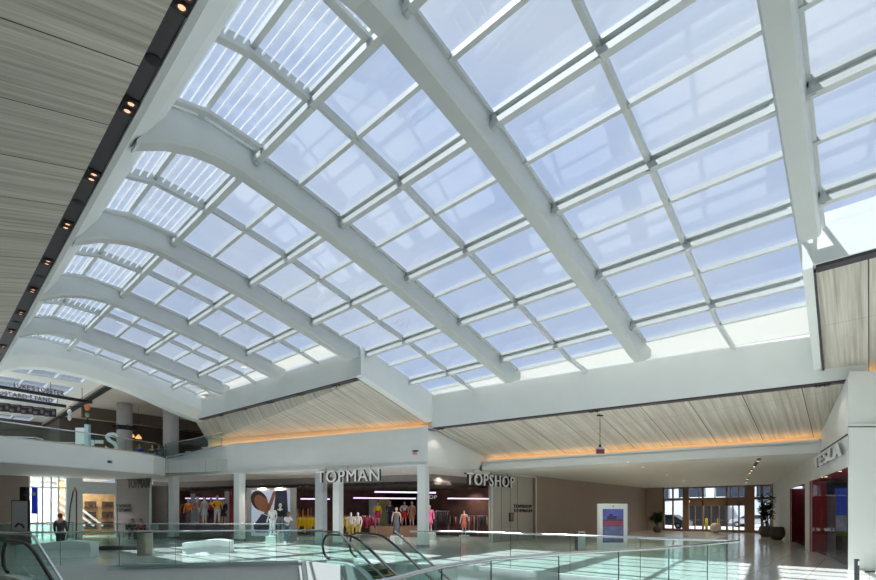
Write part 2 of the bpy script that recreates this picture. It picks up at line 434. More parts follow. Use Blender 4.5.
# left wooden soffit, dark strip and sloped white face
Y0, Y1 = -10.8, 30.5
lx = lambda y: 2.30 + .006 * (y - 8); rx = lambda y: 2.53 + .013 * (y - 8)
mb = MB()
mb.hexa([Vector((-7, Y0, H(3.88))), Vector((-7, Y1, H(3.88))), Vector((lx(Y1), Y1, H(6.58))), Vector((lx(Y0), Y0, H(6.58)))],
        [Vector((-7, Y0, H(4.08))), Vector((-7, Y1, H(4.08))), Vector((lx(Y1), Y1, H(6.78))), Vector((lx(Y0), Y0, H(6.78)))])
S(mb.build('ceiling', WOOD), 'grey wooden panelled soffit over the near walkway')
mb = MB()
mb.hexa([Vector((lx(Y0), Y0, H(6.60))), Vector((rx(Y0), Y0, H(6.62))), Vector((rx(Y1), Y1, H(6.62))), Vector((lx(Y1), Y1, H(6.60)))],
        [Vector((lx(Y0), Y0, H(6.80))), Vector((rx(Y0), Y0, H(6.80))), Vector((rx(Y1), Y1, H(6.80))), Vector((lx(Y1), Y1, H(6.80)))])
S(mb.build('trim_2', CHAR), 'charcoal lighting strip along the left soffit')
mb = MB()
sec = lambda y: [(rx(y), 6.58), (rx(y) + .10, 6.58), (rx(y) + .13, 6.64), (3.15, 7.42), (3.49, 7.95), (3.40, 8.2), (3.1, 8.2), (rx(y) - .05, 7.0)]
mb.loft([[Vector((x, y, H(z))) for x, z in sec(y)] for y in (Y0, 29.9)])
S(mb.build('trim_3', WHITE), 'white sloped eave face between the dark strip and the skylight')
wall('wall_left', (-6.8, Y0), (-6.8, 46), 0, H(4.1), PLASTER, .2)
wall('wall_back', (-7, -10.8), (27, -10.8), 0, H(8.6), PLASTER, .2)

# fascias on the far side
def fascia(name, a, b, z0, z1, label, th=.3):
    return wall(name, a, b, H(z0), H(z1), WHITE, th, side=-1 if a[1] > b[1] else 1, label=label)
fascia('trim_4', FA2_A, (19.12, .05), 4.02, 5.56, 'long white fascia under the skylight above the entrance corridor')
fascia('trim_5', FA1_A, FA1_B, 5.62, 6.76, 'white fascia under the skylight at the upper left soffit')
# stepped sloping beam between both fascias
mb = MB()
p = [(12.45, 5.62), (16.75, 4.30), (16.85, 5.64), (16.45, 5.74), (15.25, 6.06), (14.0, 6.40), (12.45, 6.80)]
mb.loft([[Vector((x, y, H(z))) for x, z in p] for y in (15.45, 15.85)])
S(mb.build('trim_6', WHITE), 'white sloping beam stepping down from the upper fascia to the lower one')
# fascia at right above the third soffit
wall('trim_7', (13.8, .95), (13.8, Y0), H(5.62), H(6.72), WHITE, .3, side=-1, label='white fascia at the right end of the skylight')
mb = MB()
p = [(13.75, 5.54), (18.6, 4.47), (18.95, 4.42), (18.95, 5.62), (17.3, 5.75), (13.75, 6.74)]
mb.loft([[Vector((x, y + (x - 13.75) * .028, H(z))) for x, z in p] for y in (.95, 1.14)])
S(mb.build('trim_8', WHITE), 'white upright reveal at the right end of the skylight')

# soffits of pale wood on the far side
def soffit(name, P, label):                     # P: four points (x,y,z) in order strip-a, strip-b, end-b, end-a
    mb = MB(); P = [Vector((x, y, H(z))) for x, y, z in P]; U = Vector((0, 0, .14)); mb.hexa(P, [q + U for q in P])
    return S(mb.build(name, WOOD), label)
BH1_A, BH1_B = (16.6, 15.6), (11.9, 31.0)
soffit('ceiling.001', [(12.85, 15.7, 5.60), (12.0, 31, 5.60), (12.75, 31.0, 4.42), (17.2, 15.7, 4.20)], 'pale wooden soffit above the long storefront')
g0, g1 = (20.75, 15.5), (23.25, .9)
soffit('ceiling.002', [(17.05, 15.5, 3.98), (19.4, .6, 3.98), (23.7, .9, 2.92), (21.2, 15.5, 2.92)], 'pale wooden soffit above the entrance corridor')
mb = MB(); mb.slab([Vector((x, y, H(5.58 - .235 * (x - 14.05)))) for x, y in ((14.05, .97), (14.05, Y0), (20.9, Y0), (20.9, -1.6), (19.15, 1.0))], .12); S(mb.build('ceiling.004', WOOD), 'pale wooden soffit at the right end')
def strip(name, a, b, z, w, label):
    a, b = Vector((a[0], a[1], H(z))), Vector((b[0], b[1], H(z))); d = (b - a).normalized(); n = Vector((-d.y, d.x, 0))
    if n.x < 0: n = -n
    mb = MB(); mb.hexa([a, b, b + n * w, a + n * w], [q + Vector((0, 0, .3)) for q in (a, b, b + n * w, a + n * w)])
    return S(mb.build(name, CHAR), label)
strip('trim_9', (12.60, 15.5), (11.75, 31), 5.57, .34, 'charcoal lighting strip below the upper fascia')
strip('trim_10', (16.78, 15.45), (19.08, .5), 3.97, .34, 'charcoal lighting strip below the lower fascia')
strip('trim_11', (13.85, .9), (13.85, Y0), 5.55, .30, 'charcoal lighting strip below the right fascia')
mb = MB(); mb.bar((14.0, .94, H(5.55)), (18.95, 1.05, H(4.40)), .05, .08); S(mb.build('trim_12', CHAR))
# bulkheads with cove lighting: white face, ledge, tan back wall
def bulk(name, a, b, z0, z1, label, back=None):
    wall(name, a, b, H(z0), H(z1), WHITE, .18, side=-1 if a[1] > b[1] else 1, label=label)
# long storefront bulkhead
bx_ = lambda y: line_x((16.6, 15.6), (11.15, 33.5), y)
wall('wall_bulkhead', (16.6, 15.6), (12.82, 28.0), H(2.25), H(4.08), WHITE, .2, z1b=H(4.02), side=1, label='white bulkhead above the long storefront')
wall('wall_bulkhead.003', (12.82, 28.0), (11.15, 33.5), H(2.25), H(4.02), WHITE, .2, z1b=H(3.36), side=1, label='lower white bulkhead below the upper glass rail')
wall('trim_13', (16.95, 15.7), (12.55, 30.5), H(3.95), H(4.5), mat('tan_cove', (232, 214, 190), .6), .1, side=1)
mb = MB()
mb.hexa([Vector((16.6, 15.6, H(3.9))), Vector((12.1, 30.4, H(3.9))), Vector((12.6, 30.4, H(3.9))), Vector((17.1, 15.6, H(3.9)))],
        [Vector((16.6, 15.6, H(3.97))), Vector((12.1, 30.4, H(3.97))), Vector((12.6, 30.4, H(3.97))), Vector((17.1, 15.6, H(3.97)))])
S(mb.build('trim_14', WHITE))
mb = MB(); mb.bar((16.76, 15.9, H(4.0)), (12.42, 30.2, H(4.0)), .04, .03); tag(mb.build('cove_light', COVE), 'warm cove light strip hidden above the long storefront bulkhead', 'light')
# corridor bulkhead
cl = lambda y: line_x(g0, g1, y)
wall('wall_bulkhead.001', g0, g1, H(2.25), H(2.76), WHITE, .1, side=-1, label='white bulkhead at the mouth of the entrance corridor')
wall('trim_15', (g0[0] + .45, g0[1]), (g1[0] + .45, g1[1]), H(2.55), H(3.1), MATS['tan_cove'], .1, side=-1)
mb = MB(); mb.hexa([Vector((g0[0], g0[1], H(2.60))), Vector((g1[0], g1[1], H(2.60))), Vector((g1[0] + .5, g1[1], H(2.60))), Vector((g0[0] + .5, g0[1], H(2.60)))],
        [Vector((g0[0], g0[1], H(2.66))), Vector((g1[0], g1[1], H(2.66))), Vector((g1[0] + .5, g1[1], H(2.66))), Vector((g0[0] + .5, g0[1], H(2.66)))])
S(mb.build('trim_16', WHITE))
mb = MB(); mb.bar((g0[0] + .2, g0[1] - .1, H(2.69)), (g1[0] + .2, g1[1] + .1, H(2.69)), .04, .03); tag(mb.build('cove_light', COVE), 'warm cove light strip hidden at the mouth of the entrance corridor', 'light')
# right bulkhead
U_ = Vector((.665, -.747, 0)); N_ = Vector((.747, .665, 0)); c0 = Vector((18.6, .42, 0))
c1 = c0 + U_ * .5
wall('trim_17', c1 + N_ * .5, c0 + N_ * .5 + U_ * 3.5, H(3.95), H(4.62), MATS['tan_cove'], .1, into=N_)
mb = MB(); mb.bar(c1 + N_ * .3 + Vector((0, 0, H(4.02))), c0 + N_ * .3 + U_ * 3.2 + Vector((0, 0, H(4.02))), .04, .03); tag(mb.build('cove_light', COVE), 'warm cove light strip hidden in the trough above the right wall', 'light')

# corridor: flat ceiling, side walls
T_A, T_B = (18.45, .46), (50.0, 6.4)
tx = lambda px: on_line(px, T_A, T_B)
S(plate('ceiling.005', [(g0[0] + .1, 15.65), (g1[0] + .1, .9), (47.0, 5.0), (47.0, 15.65)], None, H(2.45), .2, PLASTER), 'flat white corridor ceiling')
wall('wall_header', (16.6, 15.6), (21.3, 15.6), H(2.25), H(4.1), WHITE, .15, z1b=H(2.95), side=-1, label='white header above the short storefront')
wall('wall_header.001', (20.7, 15.6), (26.55, 15.6), H(2.17), H(2.5), WHITE, .15, side=-1)
wall('wall_right', (26.5, 15.62), (46.6, 15.62), 0, H(2.4), BROWN, .2, side=-1, label='long taupe wall of the entrance corridor')
# shop wall at right with two openings
def tpt(px): q = tx(px); return (q.x, q.y)
jn, jf, kn, kf = tpt(848.0), tpt(810.8), tpt(805.0), tpt(790.8)
wall('wall_right.001', T_A, jn, 0, H(2.25), WHITE, .3, into=(.665, -.747, 0))
wall('wall_right.002', T_A, (23.6, 1.43), H(2.25), H(3.99), WHITE, .3, z1b=H(2.95), into=(.665, -.747, 0))
wall('wall_right.003', T_A, T_B, H(1.33), H(2.25), WHITE, .06, into=(.665, -.747, 0), label='white shop wall header carrying the sign')
wall('wall_right.004', jf, kn, 0, H(1.33), WHITE, .06, into=(.665, -.747, 0))
wall('wall_right.005', kf, T_B, 0, H(1.33), WHITE, .06, into=(.665, -.747, 0))
mb = MB(); mb.bar((T_A[0], T_A[1] + .02, H(2.27)), (T_B[0], T_B[1] + .02, H(2.27)), .03, .03); S(mb.build('trim_18', BLACK))
# wall to the right of the shop corner
RW_B = (21.8, -3.3)
wall('wall_right.006', (T_A[0] + .01, T_A[1] - .02), RW_B, 0, H(2.52), WHITE, .3, into=(1, .05, 0), label='white wall at the right edge, partly in sunlight')
mb = MB(); mb.slab([c1 + Vector((0, 0, H(3.96))), c0 + U_ * 4 + Vector((0, 0, H(3.96))), c0 + U_ * 4 + N_ * .6 + Vector((0, 0, H(3.96))), c1 + N_ * .6 + Vector((0, 0, H(3.96)))], .03); S(mb.build('trim_32', WHITE))
wall('wall_right.007', (18.56, .44), (21.9, -3.3), H(2.5), H(4.14), WHITE, .3, into=(1, .05, 0))
mb = MB(); mb.bar((T_A[0] - .03, T_A[1], H(2.54)), (RW_B[0] - .03, RW_B[1] - .03, H(2.54)), .05, .06); S(mb.build('trim_19', WHITE))
mb = MB(); mb.bar((T_A[0] - .02, T_A[1], H(2.49)), (RW_B[0] - .02, RW_B[1] - .02, H(2.49)), .03, .02); S(mb.build('trim_20', CHAR))
wall('wall_right.008', RW_B, (27, -11), 0, H(4.2), WHITE, .3, side=-1)

# unseen decks, added above the soffits to block stray daylight
DECK = mat('light_block_deck', (205, 205, 200), .8)
def deck(name, pts, th=.15): mb = MB(); mb.slab([Vector((x, y, H(z))) for x, y, z in pts], th); return S(mb.build(name, DECK))
deck('roof', [(-7.2, -11, 7.0), (2.45, -11, 7.0), (2.45, 30.5, 7.0), (-7.2, 30.5, 7.0)])
deck('roof.001', [(17.05, 15.4, 5.35), (19.3, .6, 5.35), (52, .6, 5.35), (52, 28, 5.35), (17.05, 28, 5.35)])
deck('roof.002', [(12.8, 15.9, 6.55), (17.4, 15.9, 5.4), (17.4, 31, 5.4), (12.0, 31, 6.55)])
deck('roof.004', [(17.3, 15.9, 5.4), (30, 15.9, 5.4), (30, 31, 5.4), (17.3, 31, 5.4)])
deck('roof.003', [(14.1, 1.1, 6.5), (30, 1.1, 6.5), (30, -11, 6.5), (14.1, -11, 6.5)])

# arched end wall of the vault
mb = MB()
xs = [2.6, 3.0, 3.6, 4.6, 6.24, 8.0, 9.3, 10.5, 11.75, 12.3]; zb = [6.3, 6.62, 6.93, 7.12, 7.04, 6.72, 6.32, 5.90, 5.55, 5.5]
rings = []
for x, z in zip(xs, zb):
    t = gz(x) + .02 if x > 3.4 else 8.3
    rings.append([Vector((x, 29.6, H(t))), Vector((x, 29.6, H(z + .5))), Vector((x, 30.1, H(z))), Vector((x, 30.8, H(z))), Vector((x, 30.8, H(t)))])
mb.loft(rings)
S(mb.build('wall_end', WHITE), 'white arched end wall under the far end of the skylight')

# ------------------------------------------------------------ upper food court beyond the arch
UF = 3.28
# slab edge face and slab
SE = [(1.5, 28.1), (2.8, 28.5), (6.5, 29.6), (9.6, 30.9), (10.7, 32.3)]
mb = MB()
for a, b in zip([(-6.8, 26.6)] + SE, SE): 
    A, B = Vector((a[0], a[1], 0)), Vector((b[0], b[1], 0)); n = Vector((-.1, .3, 0)); U = Vector((0, 0, 1))
    mb.hexa([A + U * H(2.22), B + U * H(2.22), B + n + U * H(2.22), A + n + U * H(2.22)], [A - Vector((.02, .12, 0)) + U * H(UF + .02), B - Vector((.02, .12, 0)) + U * H(UF + .02), B + n + U * H(UF + .02), A + n + U * H(UF + .02)])
S(mb.build('trim_21', WHITE), 'white slab edge of the upper dining level')
S(plate('floor.002', [(-6.8, 27.0)] + SE + [(12.5, 28.5), (13.5, 27.5), (25, 31), (25, 62), (-14, 62), (-14, 28)], None, H(3.15), .75, LOWFLOOR), 'floor slab of the upper dining level')
S(plate('ceiling.006', [(-6.8, 26.7), (2.0, 28.35), (6.5, 29.75), (9.6, 31.1), (11.0, 33.4), (9.6, 38.2), (9.4, 46), (-6.8, 46)], None, H(2.24), .04, PLASTER))
# ceilings
def skyl():
    z = 7.70; rows = [(31.9 + 4.7 * i, 35.0 + 4.7 * i) for i in range(5)]; v0, v1 = -12.0, 7.0
    ceil = MB()
    def blk(a, b, c, d):
        ceil.hexa([(a, c, H(z)), (b, c, H(z)), (b, d, H(z)), (a, d, H(z))], [(a, c, H(z + .1)), (b, c, H(z + .1)), (b, d, H(z + .1)), (a, d, H(z + .1))])
    blk(-14, v0, 30.6, 62); blk(v1, 7.9, 30.6, 62); e = 30.6
    for i, (c, d) in enumerate(rows):
        blk(v0, v1, e, c); e = d
        g = MB(); g.box(((v0 + v1) / 2, (c + d) / 2, H(z + .08)), (v1 - v0, d - c, .03))
        o = S(g.build('window_%d' % (20 + i), SKYGLASS), 'row of roof lights in the dining hall ceiling')
        fr = MB(); k = v1
        while k > v0: fr.box((k, (c + d) / 2, H(z + .03)), (.13 if round((v1 - k) / 1.2) % 2 else .05, d - c, .1)); k -= 1.2
        fr.box(((v0 + v1) / 2, (c + d) / 2, H(z + .04)), (v1 - v0, .05, .06))
        fr.build('frame', STEEL, o)
    blk(v0, v1, e, 62)
    S(ceil.build('ceiling.007', PLASTER), 'white dining hall ceiling with rows of roof lights')
skyl()
S(plate('ceiling.008', [(7.8, 30.8), (25, 30.8), (25, 62), (7.8, 62)], None, H(7.62), .25, mat('beige_ceiling', (196, 186, 172), .7)), 'beige ceiling of the upper dining level')
mb = MB(); mb.box((7.95, 46.3, H(7.34)), (.34, 31, .14)); S(mb.build('trim_22', BLACK), 'dark strip between the dining hall ceilings')
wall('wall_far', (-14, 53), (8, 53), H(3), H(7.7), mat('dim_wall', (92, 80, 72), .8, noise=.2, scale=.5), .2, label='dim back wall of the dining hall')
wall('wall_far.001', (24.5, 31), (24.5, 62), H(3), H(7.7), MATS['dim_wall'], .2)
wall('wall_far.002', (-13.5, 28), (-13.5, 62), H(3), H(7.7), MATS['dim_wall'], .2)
wall('wall_far.003', (-14, 30.6), (2.9, 30.6), H(6.3), H(7.9), WHITE, .2)
# dropped dark header between the columns
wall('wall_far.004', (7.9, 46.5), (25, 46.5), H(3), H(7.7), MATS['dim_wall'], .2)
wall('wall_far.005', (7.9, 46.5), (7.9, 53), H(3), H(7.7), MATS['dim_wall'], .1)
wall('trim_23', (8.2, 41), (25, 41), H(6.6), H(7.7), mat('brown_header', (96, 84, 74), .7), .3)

# ------------------------------------------------------------ main storefront: columns, soffit, interior shell
dn = Vector((TM_B[1] - TM_A[1], TM_A[0] - TM_B[0], 0)).normalized()    # into the shop
def inside(p, d): return (p[0] + dn.x * d, p[1] + dn.y * d)
corner = TM_A
VC = (20.9, 19.3)
S(plate('ceiling.009', [(16.6, 15.7), (26.4, 15.7), (26.4, 19.4), VC, inside(TM_B, 4.2), (9.55, 38.0)], None, H(2.42), .17, PLASTER), 'pale lobby ceiling inside the storefront')
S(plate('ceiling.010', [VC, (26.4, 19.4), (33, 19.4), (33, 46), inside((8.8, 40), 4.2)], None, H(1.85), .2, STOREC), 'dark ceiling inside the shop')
wall('trim_25', VC, (26.4, 19.4), H(1.65), H(2.4), mat('grey_bulkhead', (150, 146, 144), .7), .15, side=-1)
wall('trim_26', VC, inside((8.8, 40), 4.2), H(1.65), H(2.4), MATS['grey_bulkhead'], .15, side=1)
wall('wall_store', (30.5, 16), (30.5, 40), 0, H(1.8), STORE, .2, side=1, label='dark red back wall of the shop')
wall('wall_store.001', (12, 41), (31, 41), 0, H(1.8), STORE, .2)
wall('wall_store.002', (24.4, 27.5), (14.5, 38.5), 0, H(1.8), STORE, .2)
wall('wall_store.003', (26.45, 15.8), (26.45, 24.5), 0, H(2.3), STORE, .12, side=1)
FLD = mat('shop_floor', (150, 146, 140), .3)
def column(px, w, z1, m, label, n=4, dback=0):
    q = on_line(px, TM_A, TM_B); q = Vector((q.x + dn.x * dback, q.y + dn.y * dback, 0))
    t = thing('storefront_column', label, 'column', q, face_angle(TM_B, TM_A), 'white square columns along the long storefront')
    b = MB(); b.box((0, 0, H(z1) / 2), (w, w, H(z1))); b.build('shaft', m, t, bevel=.02)
    b = MB(); b.box((0, 0, .07), (w + .03, w + .03, .14)); b.build('plinth', CHROME, t, bevel=.01)
    return t
column(420.5, .44, 2.26, WHITE, 'white square column at the shop corner between both sign words', dback=.3)
column(334.8, .40, 2.26, WHITE, 'white square column below the first word sign, right one of a close pair', dback=.28)
column(235.5, .46, 2.26, WHITE, 'white square column left of the large face poster', dback=.3)
column(169.5, .44, 2.26, WHITE, 'grey-white square column left of the mannequin window', dback=.3)
q = on_line(317.5, TM_A, TM_B)
t = thing('storefront_column', 'pale grooved metal column, left one of the close pair below the first word sign', 'column', (q.x + dn.x * .3, q.y + dn.y * .3, 0), face_angle(TM_B, TM_A))
b = MB()
for k in range(5): b.box((-.2 + k * .1, 0, H(2.05) / 2), (.085, .40, H(2.05)))
b.box((0, .0, H(2.03) / 2), (.44, .34, H(2.03))); b.build('shaft', mat('pale_metal', (196, 202, 204), .35, .3), t)
b = MB(); b.box((0, 0, H(2.04)), (.52, .46, .05)); b.build('cap', STEEL, t)

# light edge trims on the storefronts
b = MB(); b.bar((16.5, 15.56, H(2.22)), (26.5, 15.56, H(2.16)), .05, .05); b.bar((26.48, 15.56, 0), (26.48, 15.56, H(2.18)), .06, .06, up=(1, 0, 0))
px491 = on_line(491.5, TS_A, TS_B)
b.bar((px491.x, 15.56, 0), (px491.x, 15.56, H(1.75)), .05, .05, up=(1, 0, 0)); S(b.build('trim_27', WHITE), 'thin white frame of the short storefront')
b = MB(); b.bar((16.5, 15.55, H(2.25)), (9.5, 37.9, H(2.25)), .06, .06); S(b.build('trim_28', WHITE))
wall('wall_panel', (px491.x + .1, 15.75), (26.45, 15.75), 0, H(2.2), mat('warm_grey_panel', (188, 184, 178), .6, noise=.02), .12, side=-1, label='pale grey panel wall with the two small shop names')
b = MB()
for k in (.25, .45, .62): x = px491.x + (26.4 - px491.x) * k; b.box((x, 15.74, H(2.1) / 2), (.015, .01, H(2.1)))
S(b.build('trim_29', CHAR))

# ------------------------------------------------------------ signs
def sign(name, word, a, b, z0, h, m, label, depth=.10, off=(0, 0), group=None):
    mid = ((a[0] + b[0]) / 2 + off[0], (a[1] + b[1]) / 2 + off[1]); L = math.hypot(b[0] - a[0], b[1] - a[1])
    t = thing(name, label, 'sign', (mid[0], mid[1], z0), face_angle(a, b), group)
    return t, L
SIGNW = mat('sign_white', (235, 236, 236), .4); SIGND = mat('sign_side_black', (30, 28, 30), .5)
def hung_sign(word, pa, pb, la, lb, zc, h, label, front=None):
    front = front or SIGNW
    a = on_line(pa, la, lb); b = on_line(pb, la, lb)
    t, L = sign('store_sign', word, a, b, H(zc), h, None, label, off=(-.15, -.25) if lb[1] > 20 else (0, -.3))
    f = text_mesh('letters', word, L, h, .04, front, t, .0); f.location = (0, -.08, 0)
    if front is not SIGND: s = text_mesh('letter_returns', word, L, h, .14, SIGND, t, .0); s.location = (0, .02, 0)
    for k in range(3):
        r = MB(); r.tube([((k - 1) * L * .36, 0, h * .9), ((k - 1) * L * .36, 0, h + .2)], .012, 6); r.build('hanger', DMETAL, t)
    return t
hung_sign('TOPMAN', 317.5, 379, TM_A, TM_B, 1.52, .60, 'large white letter sign with black sides hung over the long storefront, two columns below')
hung_sign('TOPSHOP', 461, 509, TS_A, TS_B, 1.40, .62, 'large white seven-letter sign with black sides hung over the short storefront')
t = hung_sign('TOPMAN', 130.5, 152, TM_A, TM_B, 1.55, .60, 'dark letter sign hung over the far left end of the storefront', SIGND)
for (wd, px0, px1, zc) in (('TOPSHOP', 515.5, 533.5, .25), ('TOPMAN', 515.5, 533.5, -.02)):
    a = on_line(px0, TS_A, TS_B); b = on_line(px1, TS_A, TS_B)
    t, L = sign('wall_sign', wd, a, b, H(zc), .16, None, 'small black lettering on the pale grey panel wall, %s line' % ('upper' if wd == 'TOPSHOP' else 'lower'), off=(0, .13))
    f = text_mesh('letters', wd, L, .2, .03, SIGND, t, .01)
    a = on_line(117, TM_A, TM_B); b = on_line(131, TM_A, TM_B)
    t, L = sign('wall_sign', wd, a, b, H(zc + .05), .16, None, 'small dark lettering on the far left panel wall, %s line' % ('upper' if wd == 'TOPSHOP' else 'lower'), off=(-.05, -.08))
    f = text_mesh('letters', wd, L * .98, .22, .03, SIGND, t, .01)
# shop sign on the right wall
pts = [(tx(p)) for p in (818.5, 846.5)]
t, L = sign('wall_sign', 'TESLA', pts[0], pts[1], H(1.70), .4, None, 'white block letter sign on the white wall over the red shop', off=(0, .05))
f = text_mesh('letters', 'TESLA', L, .42, .05, SIGNW, t, .01); f.location = (0, -.09, 0)
s = text_mesh('letter_returns', 'TESLA', L, .42, .05, mat('sign_grey', (130, 132, 138), .5), t, .01); s.location = (0, -.035, 0)

# far left end panel of the storefront
a = on_line(115.5, TM_A, TM_B); b = on_line(150, TM_A, TM_B); c = on_line(165.5, TM_A, TM_B)
wall('wall_panel.001', (b.x, b.y), (a.x, a.y), 0, H(2.2), mat('taupe_panel', (150, 140, 134), .6), .12, side=1, label='taupe panel wall at the far left end of the storefront')
wall('wall_panel.002', (c.x + .2, c.y + .4), (b.x + .2, b.y + .4), 0, H(1.7), MATS['taupe_panel'], .1, side=1)
m_ = MB(); m_.bar((a.x, a.y - .1, 0), (a.x, a.y - .1, H(2.2)), .1, .1, up=(1, 0, 0)); m_.bar((b.x, b.y - .1, 0), (b.x, b.y - .1, H(1.9)), .1, .1, up=(1, 0, 0)); S(m_.build('trim_30', WHITE))

# ------------------------------------------------------------ far left shops under the upper level
LY = 38.6
def lw(px): q = on_line(px, (-20, LY), (20, LY)); return q.x
wall('wall_far_left', (-6.8, LY), (lw(28), LY), 0, H(2.2), BROWN, .2, label='taupe wall under the upper level at the left edge')
wall('wall_far_left.001', (lw(66), LY), (lw(82), LY), 0, H(2.2), WHITE, .2, label='white pier between the bright shop window and the jewellery-lit shop')
# bright glazed shop front
t = S(bpy.data.objects.new('window_10', None), 'bright tall glazed shop front with imitated daylight behind'); C.objects.link(t)
g = MB(); g.box(((lw(29) + lw(66)) / 2, LY, H(.25)), (lw(66) - lw(29), .04, 3.9)); g.build('glass', SHOPGLASS, t)
f = MB()
for px in (29, 42.5, 51, 58.5, 66): f.box((lw(px), LY, H(.25)), (.08, .12, 3.9))
f.box(((lw(29) + lw(66)) / 2, LY, H(1.55)), (lw(66) - lw(29), .1, .08)); f.build('frame', mat('white_frame', (220, 225, 230), .4), t)
wall('wall_far_left.002', (lw(20), LY + 6), (lw(75), LY + 6), 0, H(3.4), WHITE, .2)
S(plate('floor.003', [(-8, 38), (9.5, 38), (10, 47), (-8, 47)], None, .01, .05, FLOOR))
lt = bpy.data.lights.new('window_shop_lamp', 'AREA'); lt.energy = 900; lt.size = 5; lt.color = (.92, .96, 1)  # area light added in place of daylight behind the glazing
lo = bpy.data.objects.new('window_shop_lamp', lt); C.objects.link(lo); lo.location = (lw(45), LY + 2.6, 3.85)
for k in range(4):
    b_ = MB(); b_.bar((lw(36) + k * .55, LY + 3.2, H(1.4)), (lw(36) + 2.6 + k * .55, LY + 3.2, H(-1.0)), .14, .14); tag(b_.build('diagonal_light_bar', STEEL), 'grey diagonal bar imitating slanting light behind the bright glazed shop front', 'light streak', 'diagonal bars imitating light behind the bright shop front')  # solid grey bars imitate the slanting light in the glass
# warm lit shop
wall('wall_far_left.003', (lw(70), LY + 4), (14.5, LY + 4), 0, H(2.2), mat('oak_display', (176, 142, 96), .6, noise=.2, scale=3), .2)
wall('trim_31', (lw(82), LY), (lw(115), LY), H(1.2), H(2.0), mat('bright_sign_band', (222, 226, 228), .5), .15)
for k in range(9):
    x = lw(86) + (k % 3) * 1.05; z = .5 + (k // 3) * .75
    b_ = MB(); b_.box((0, 0, .0), (.8, .3, .05)); b_.box((0, .1, .28), (.7, .12, .4)); b_.box((-.2, -.05, .2), (.18, .14, .3)); b_.box((.2, -.05, .15), (.2, .14, .2))
    o = b_.build('display_shelf', [mat('shelf_dark', (72, 54, 44), .6)], loc=(x, LY + 3.7, z)); tag(o, 'dark display shelf on the warm wood wall of the far left shop', 'shelf', 'display shelves in the far left shop')
lt = bpy.data.lights.new('shop_lamp', 'AREA'); lt.energy = 60; lt.size = 3; lt.color = (1, .85, .65)
lo = bpy.data.objects.new('shop_lamp', lt); C.objects.link(lo); lo.location = (lw(98), LY + 2.2, 3.7)
t = thing('white_kiosk', 'small white display kiosk with pale blue screen before the warm lit shop', 'kiosk', ground(91.5, 36.5), -YAW)
b_ = MB(); b_.box((0, 0, .75), (.75, .3, 1.5)); b_.build('body', WHITE, t, bevel=.03)
b_ = MB(); b_.box((0, -.16, 1.1), (.6, .02, .6)); b_.build('screen', mat('pale_blue_screen', (190, 215, 235), .3, emit=.4, noise=0), t)

# ------------------------------------------------------------ entrance doors at the end of the corridor
DX = 46.5
def dy(px): q = on_line(px, (DX, -20), (DX, 30)); return q.y
t = S(bpy.data.objects.new('door_1', None), 'glazed bronze-framed entrance doors at the end of the corridor'); C.objects.link(t)
f = MB(); ytop, ymid, ylow = 2.25, 1.02, 0
D0, D1 = dy(663.5), dy(772)
for px, w in ((664, .14), (673, .12), (686, .5), (703, .14), (727, .14), (739, .1), (749.5, .7), (762, .16), (771.5, .2)):
    f.box((DX, dy(px), H(2.2) / 2), (.18, w, H(2.2)))
f.box((DX, (D0 + D1) / 2, H(1.13)), (.2, D0 - D1, .22)); f.box((DX, (D0 + D1) / 2, H(2.15)), (.2, D0 - D1, .14)); f.box((DX, (D0 + D1) / 2, .09), (.2, D0 - D1, .18))
f.box((DX, (dy(690) + dy(745)) / 2, H(.78)), (.18, dy(690) - dy(745), .5))
for px in (695, 711, 719, 733): f.box((DX, dy(px), H(.7) / 2), (.1, .09, H(.7)))
for px in (695, 719): f.box((DX - .05, dy(px), 1.0), (.06, .7, .06))
for px in (699, 715, 731, 757): f.box((DX, dy(px), H(1.65)), (.08, .06, 1.0))
f.build('frame', BRONZE, t)
g = MB(); g.box((DX, (D0 + D1) / 2, H(2.2) / 2), (.03, D0 - D1, H(2.2))); g.build('glass', SHOPGLASS, t)
wall('wall_door_side', (DX, D0 - .05), (DX, 15.7), 0, H(2.4), BROWN, .2); wall('wall_door_side.001', (DX, D1 + .05), (DX, 4.5), 0, H(2.4), BROWN, .2)
# outside
S(plate('ground', [(47, -12), (90, -12), (90, 45), (47, 45)], None, -.02, .1, mat('outside_paving', (170, 172, 175), .8)))
bd = thing('building', 'pale building across the drive outside the entrance doors', 'building', (66, 16, 0))
b_ = MB(); b_.box((4, 0, 6), (8, 60, 12)); b_.build('wall', mat('pale_facade', (196, 206, 222), .7), bd)
for k in range(7):
    b_ = MB(); b_.box((-.05, -12 + k * 4.2, 4.2), (.2, 2.9, 1.4)); b_.build('window', mat('dark_glazing', (52, 62, 78), .2), bd)
b_ = MB(); b_.box((-.4, -1.0, 1.5), (1, 4.6, 3.0)); b_.build('entrance', BLACK, bd)
b_ = MB(); b_.box((-1.1, -1.0, 3.2), (1.4, 4.8, .6)); b_.build('awning', WHITE, bd)
for px in (706.5, 718.5):
    q = ground(px, 46); b_ = MB(); b_.lathe([(.12, 0), (.12, 1.0), (.09, 1.08), (.01, 1.1)], n=12)
    tag(b_.build('bollard', mat('yellow_paint', (226, 196, 30), .5), loc=q, smooth=True), 'yellow bollard outside the %s entrance door' % ('left' if px < 710 else 'right'), 'bollard', 'yellow bollards outside the doors')
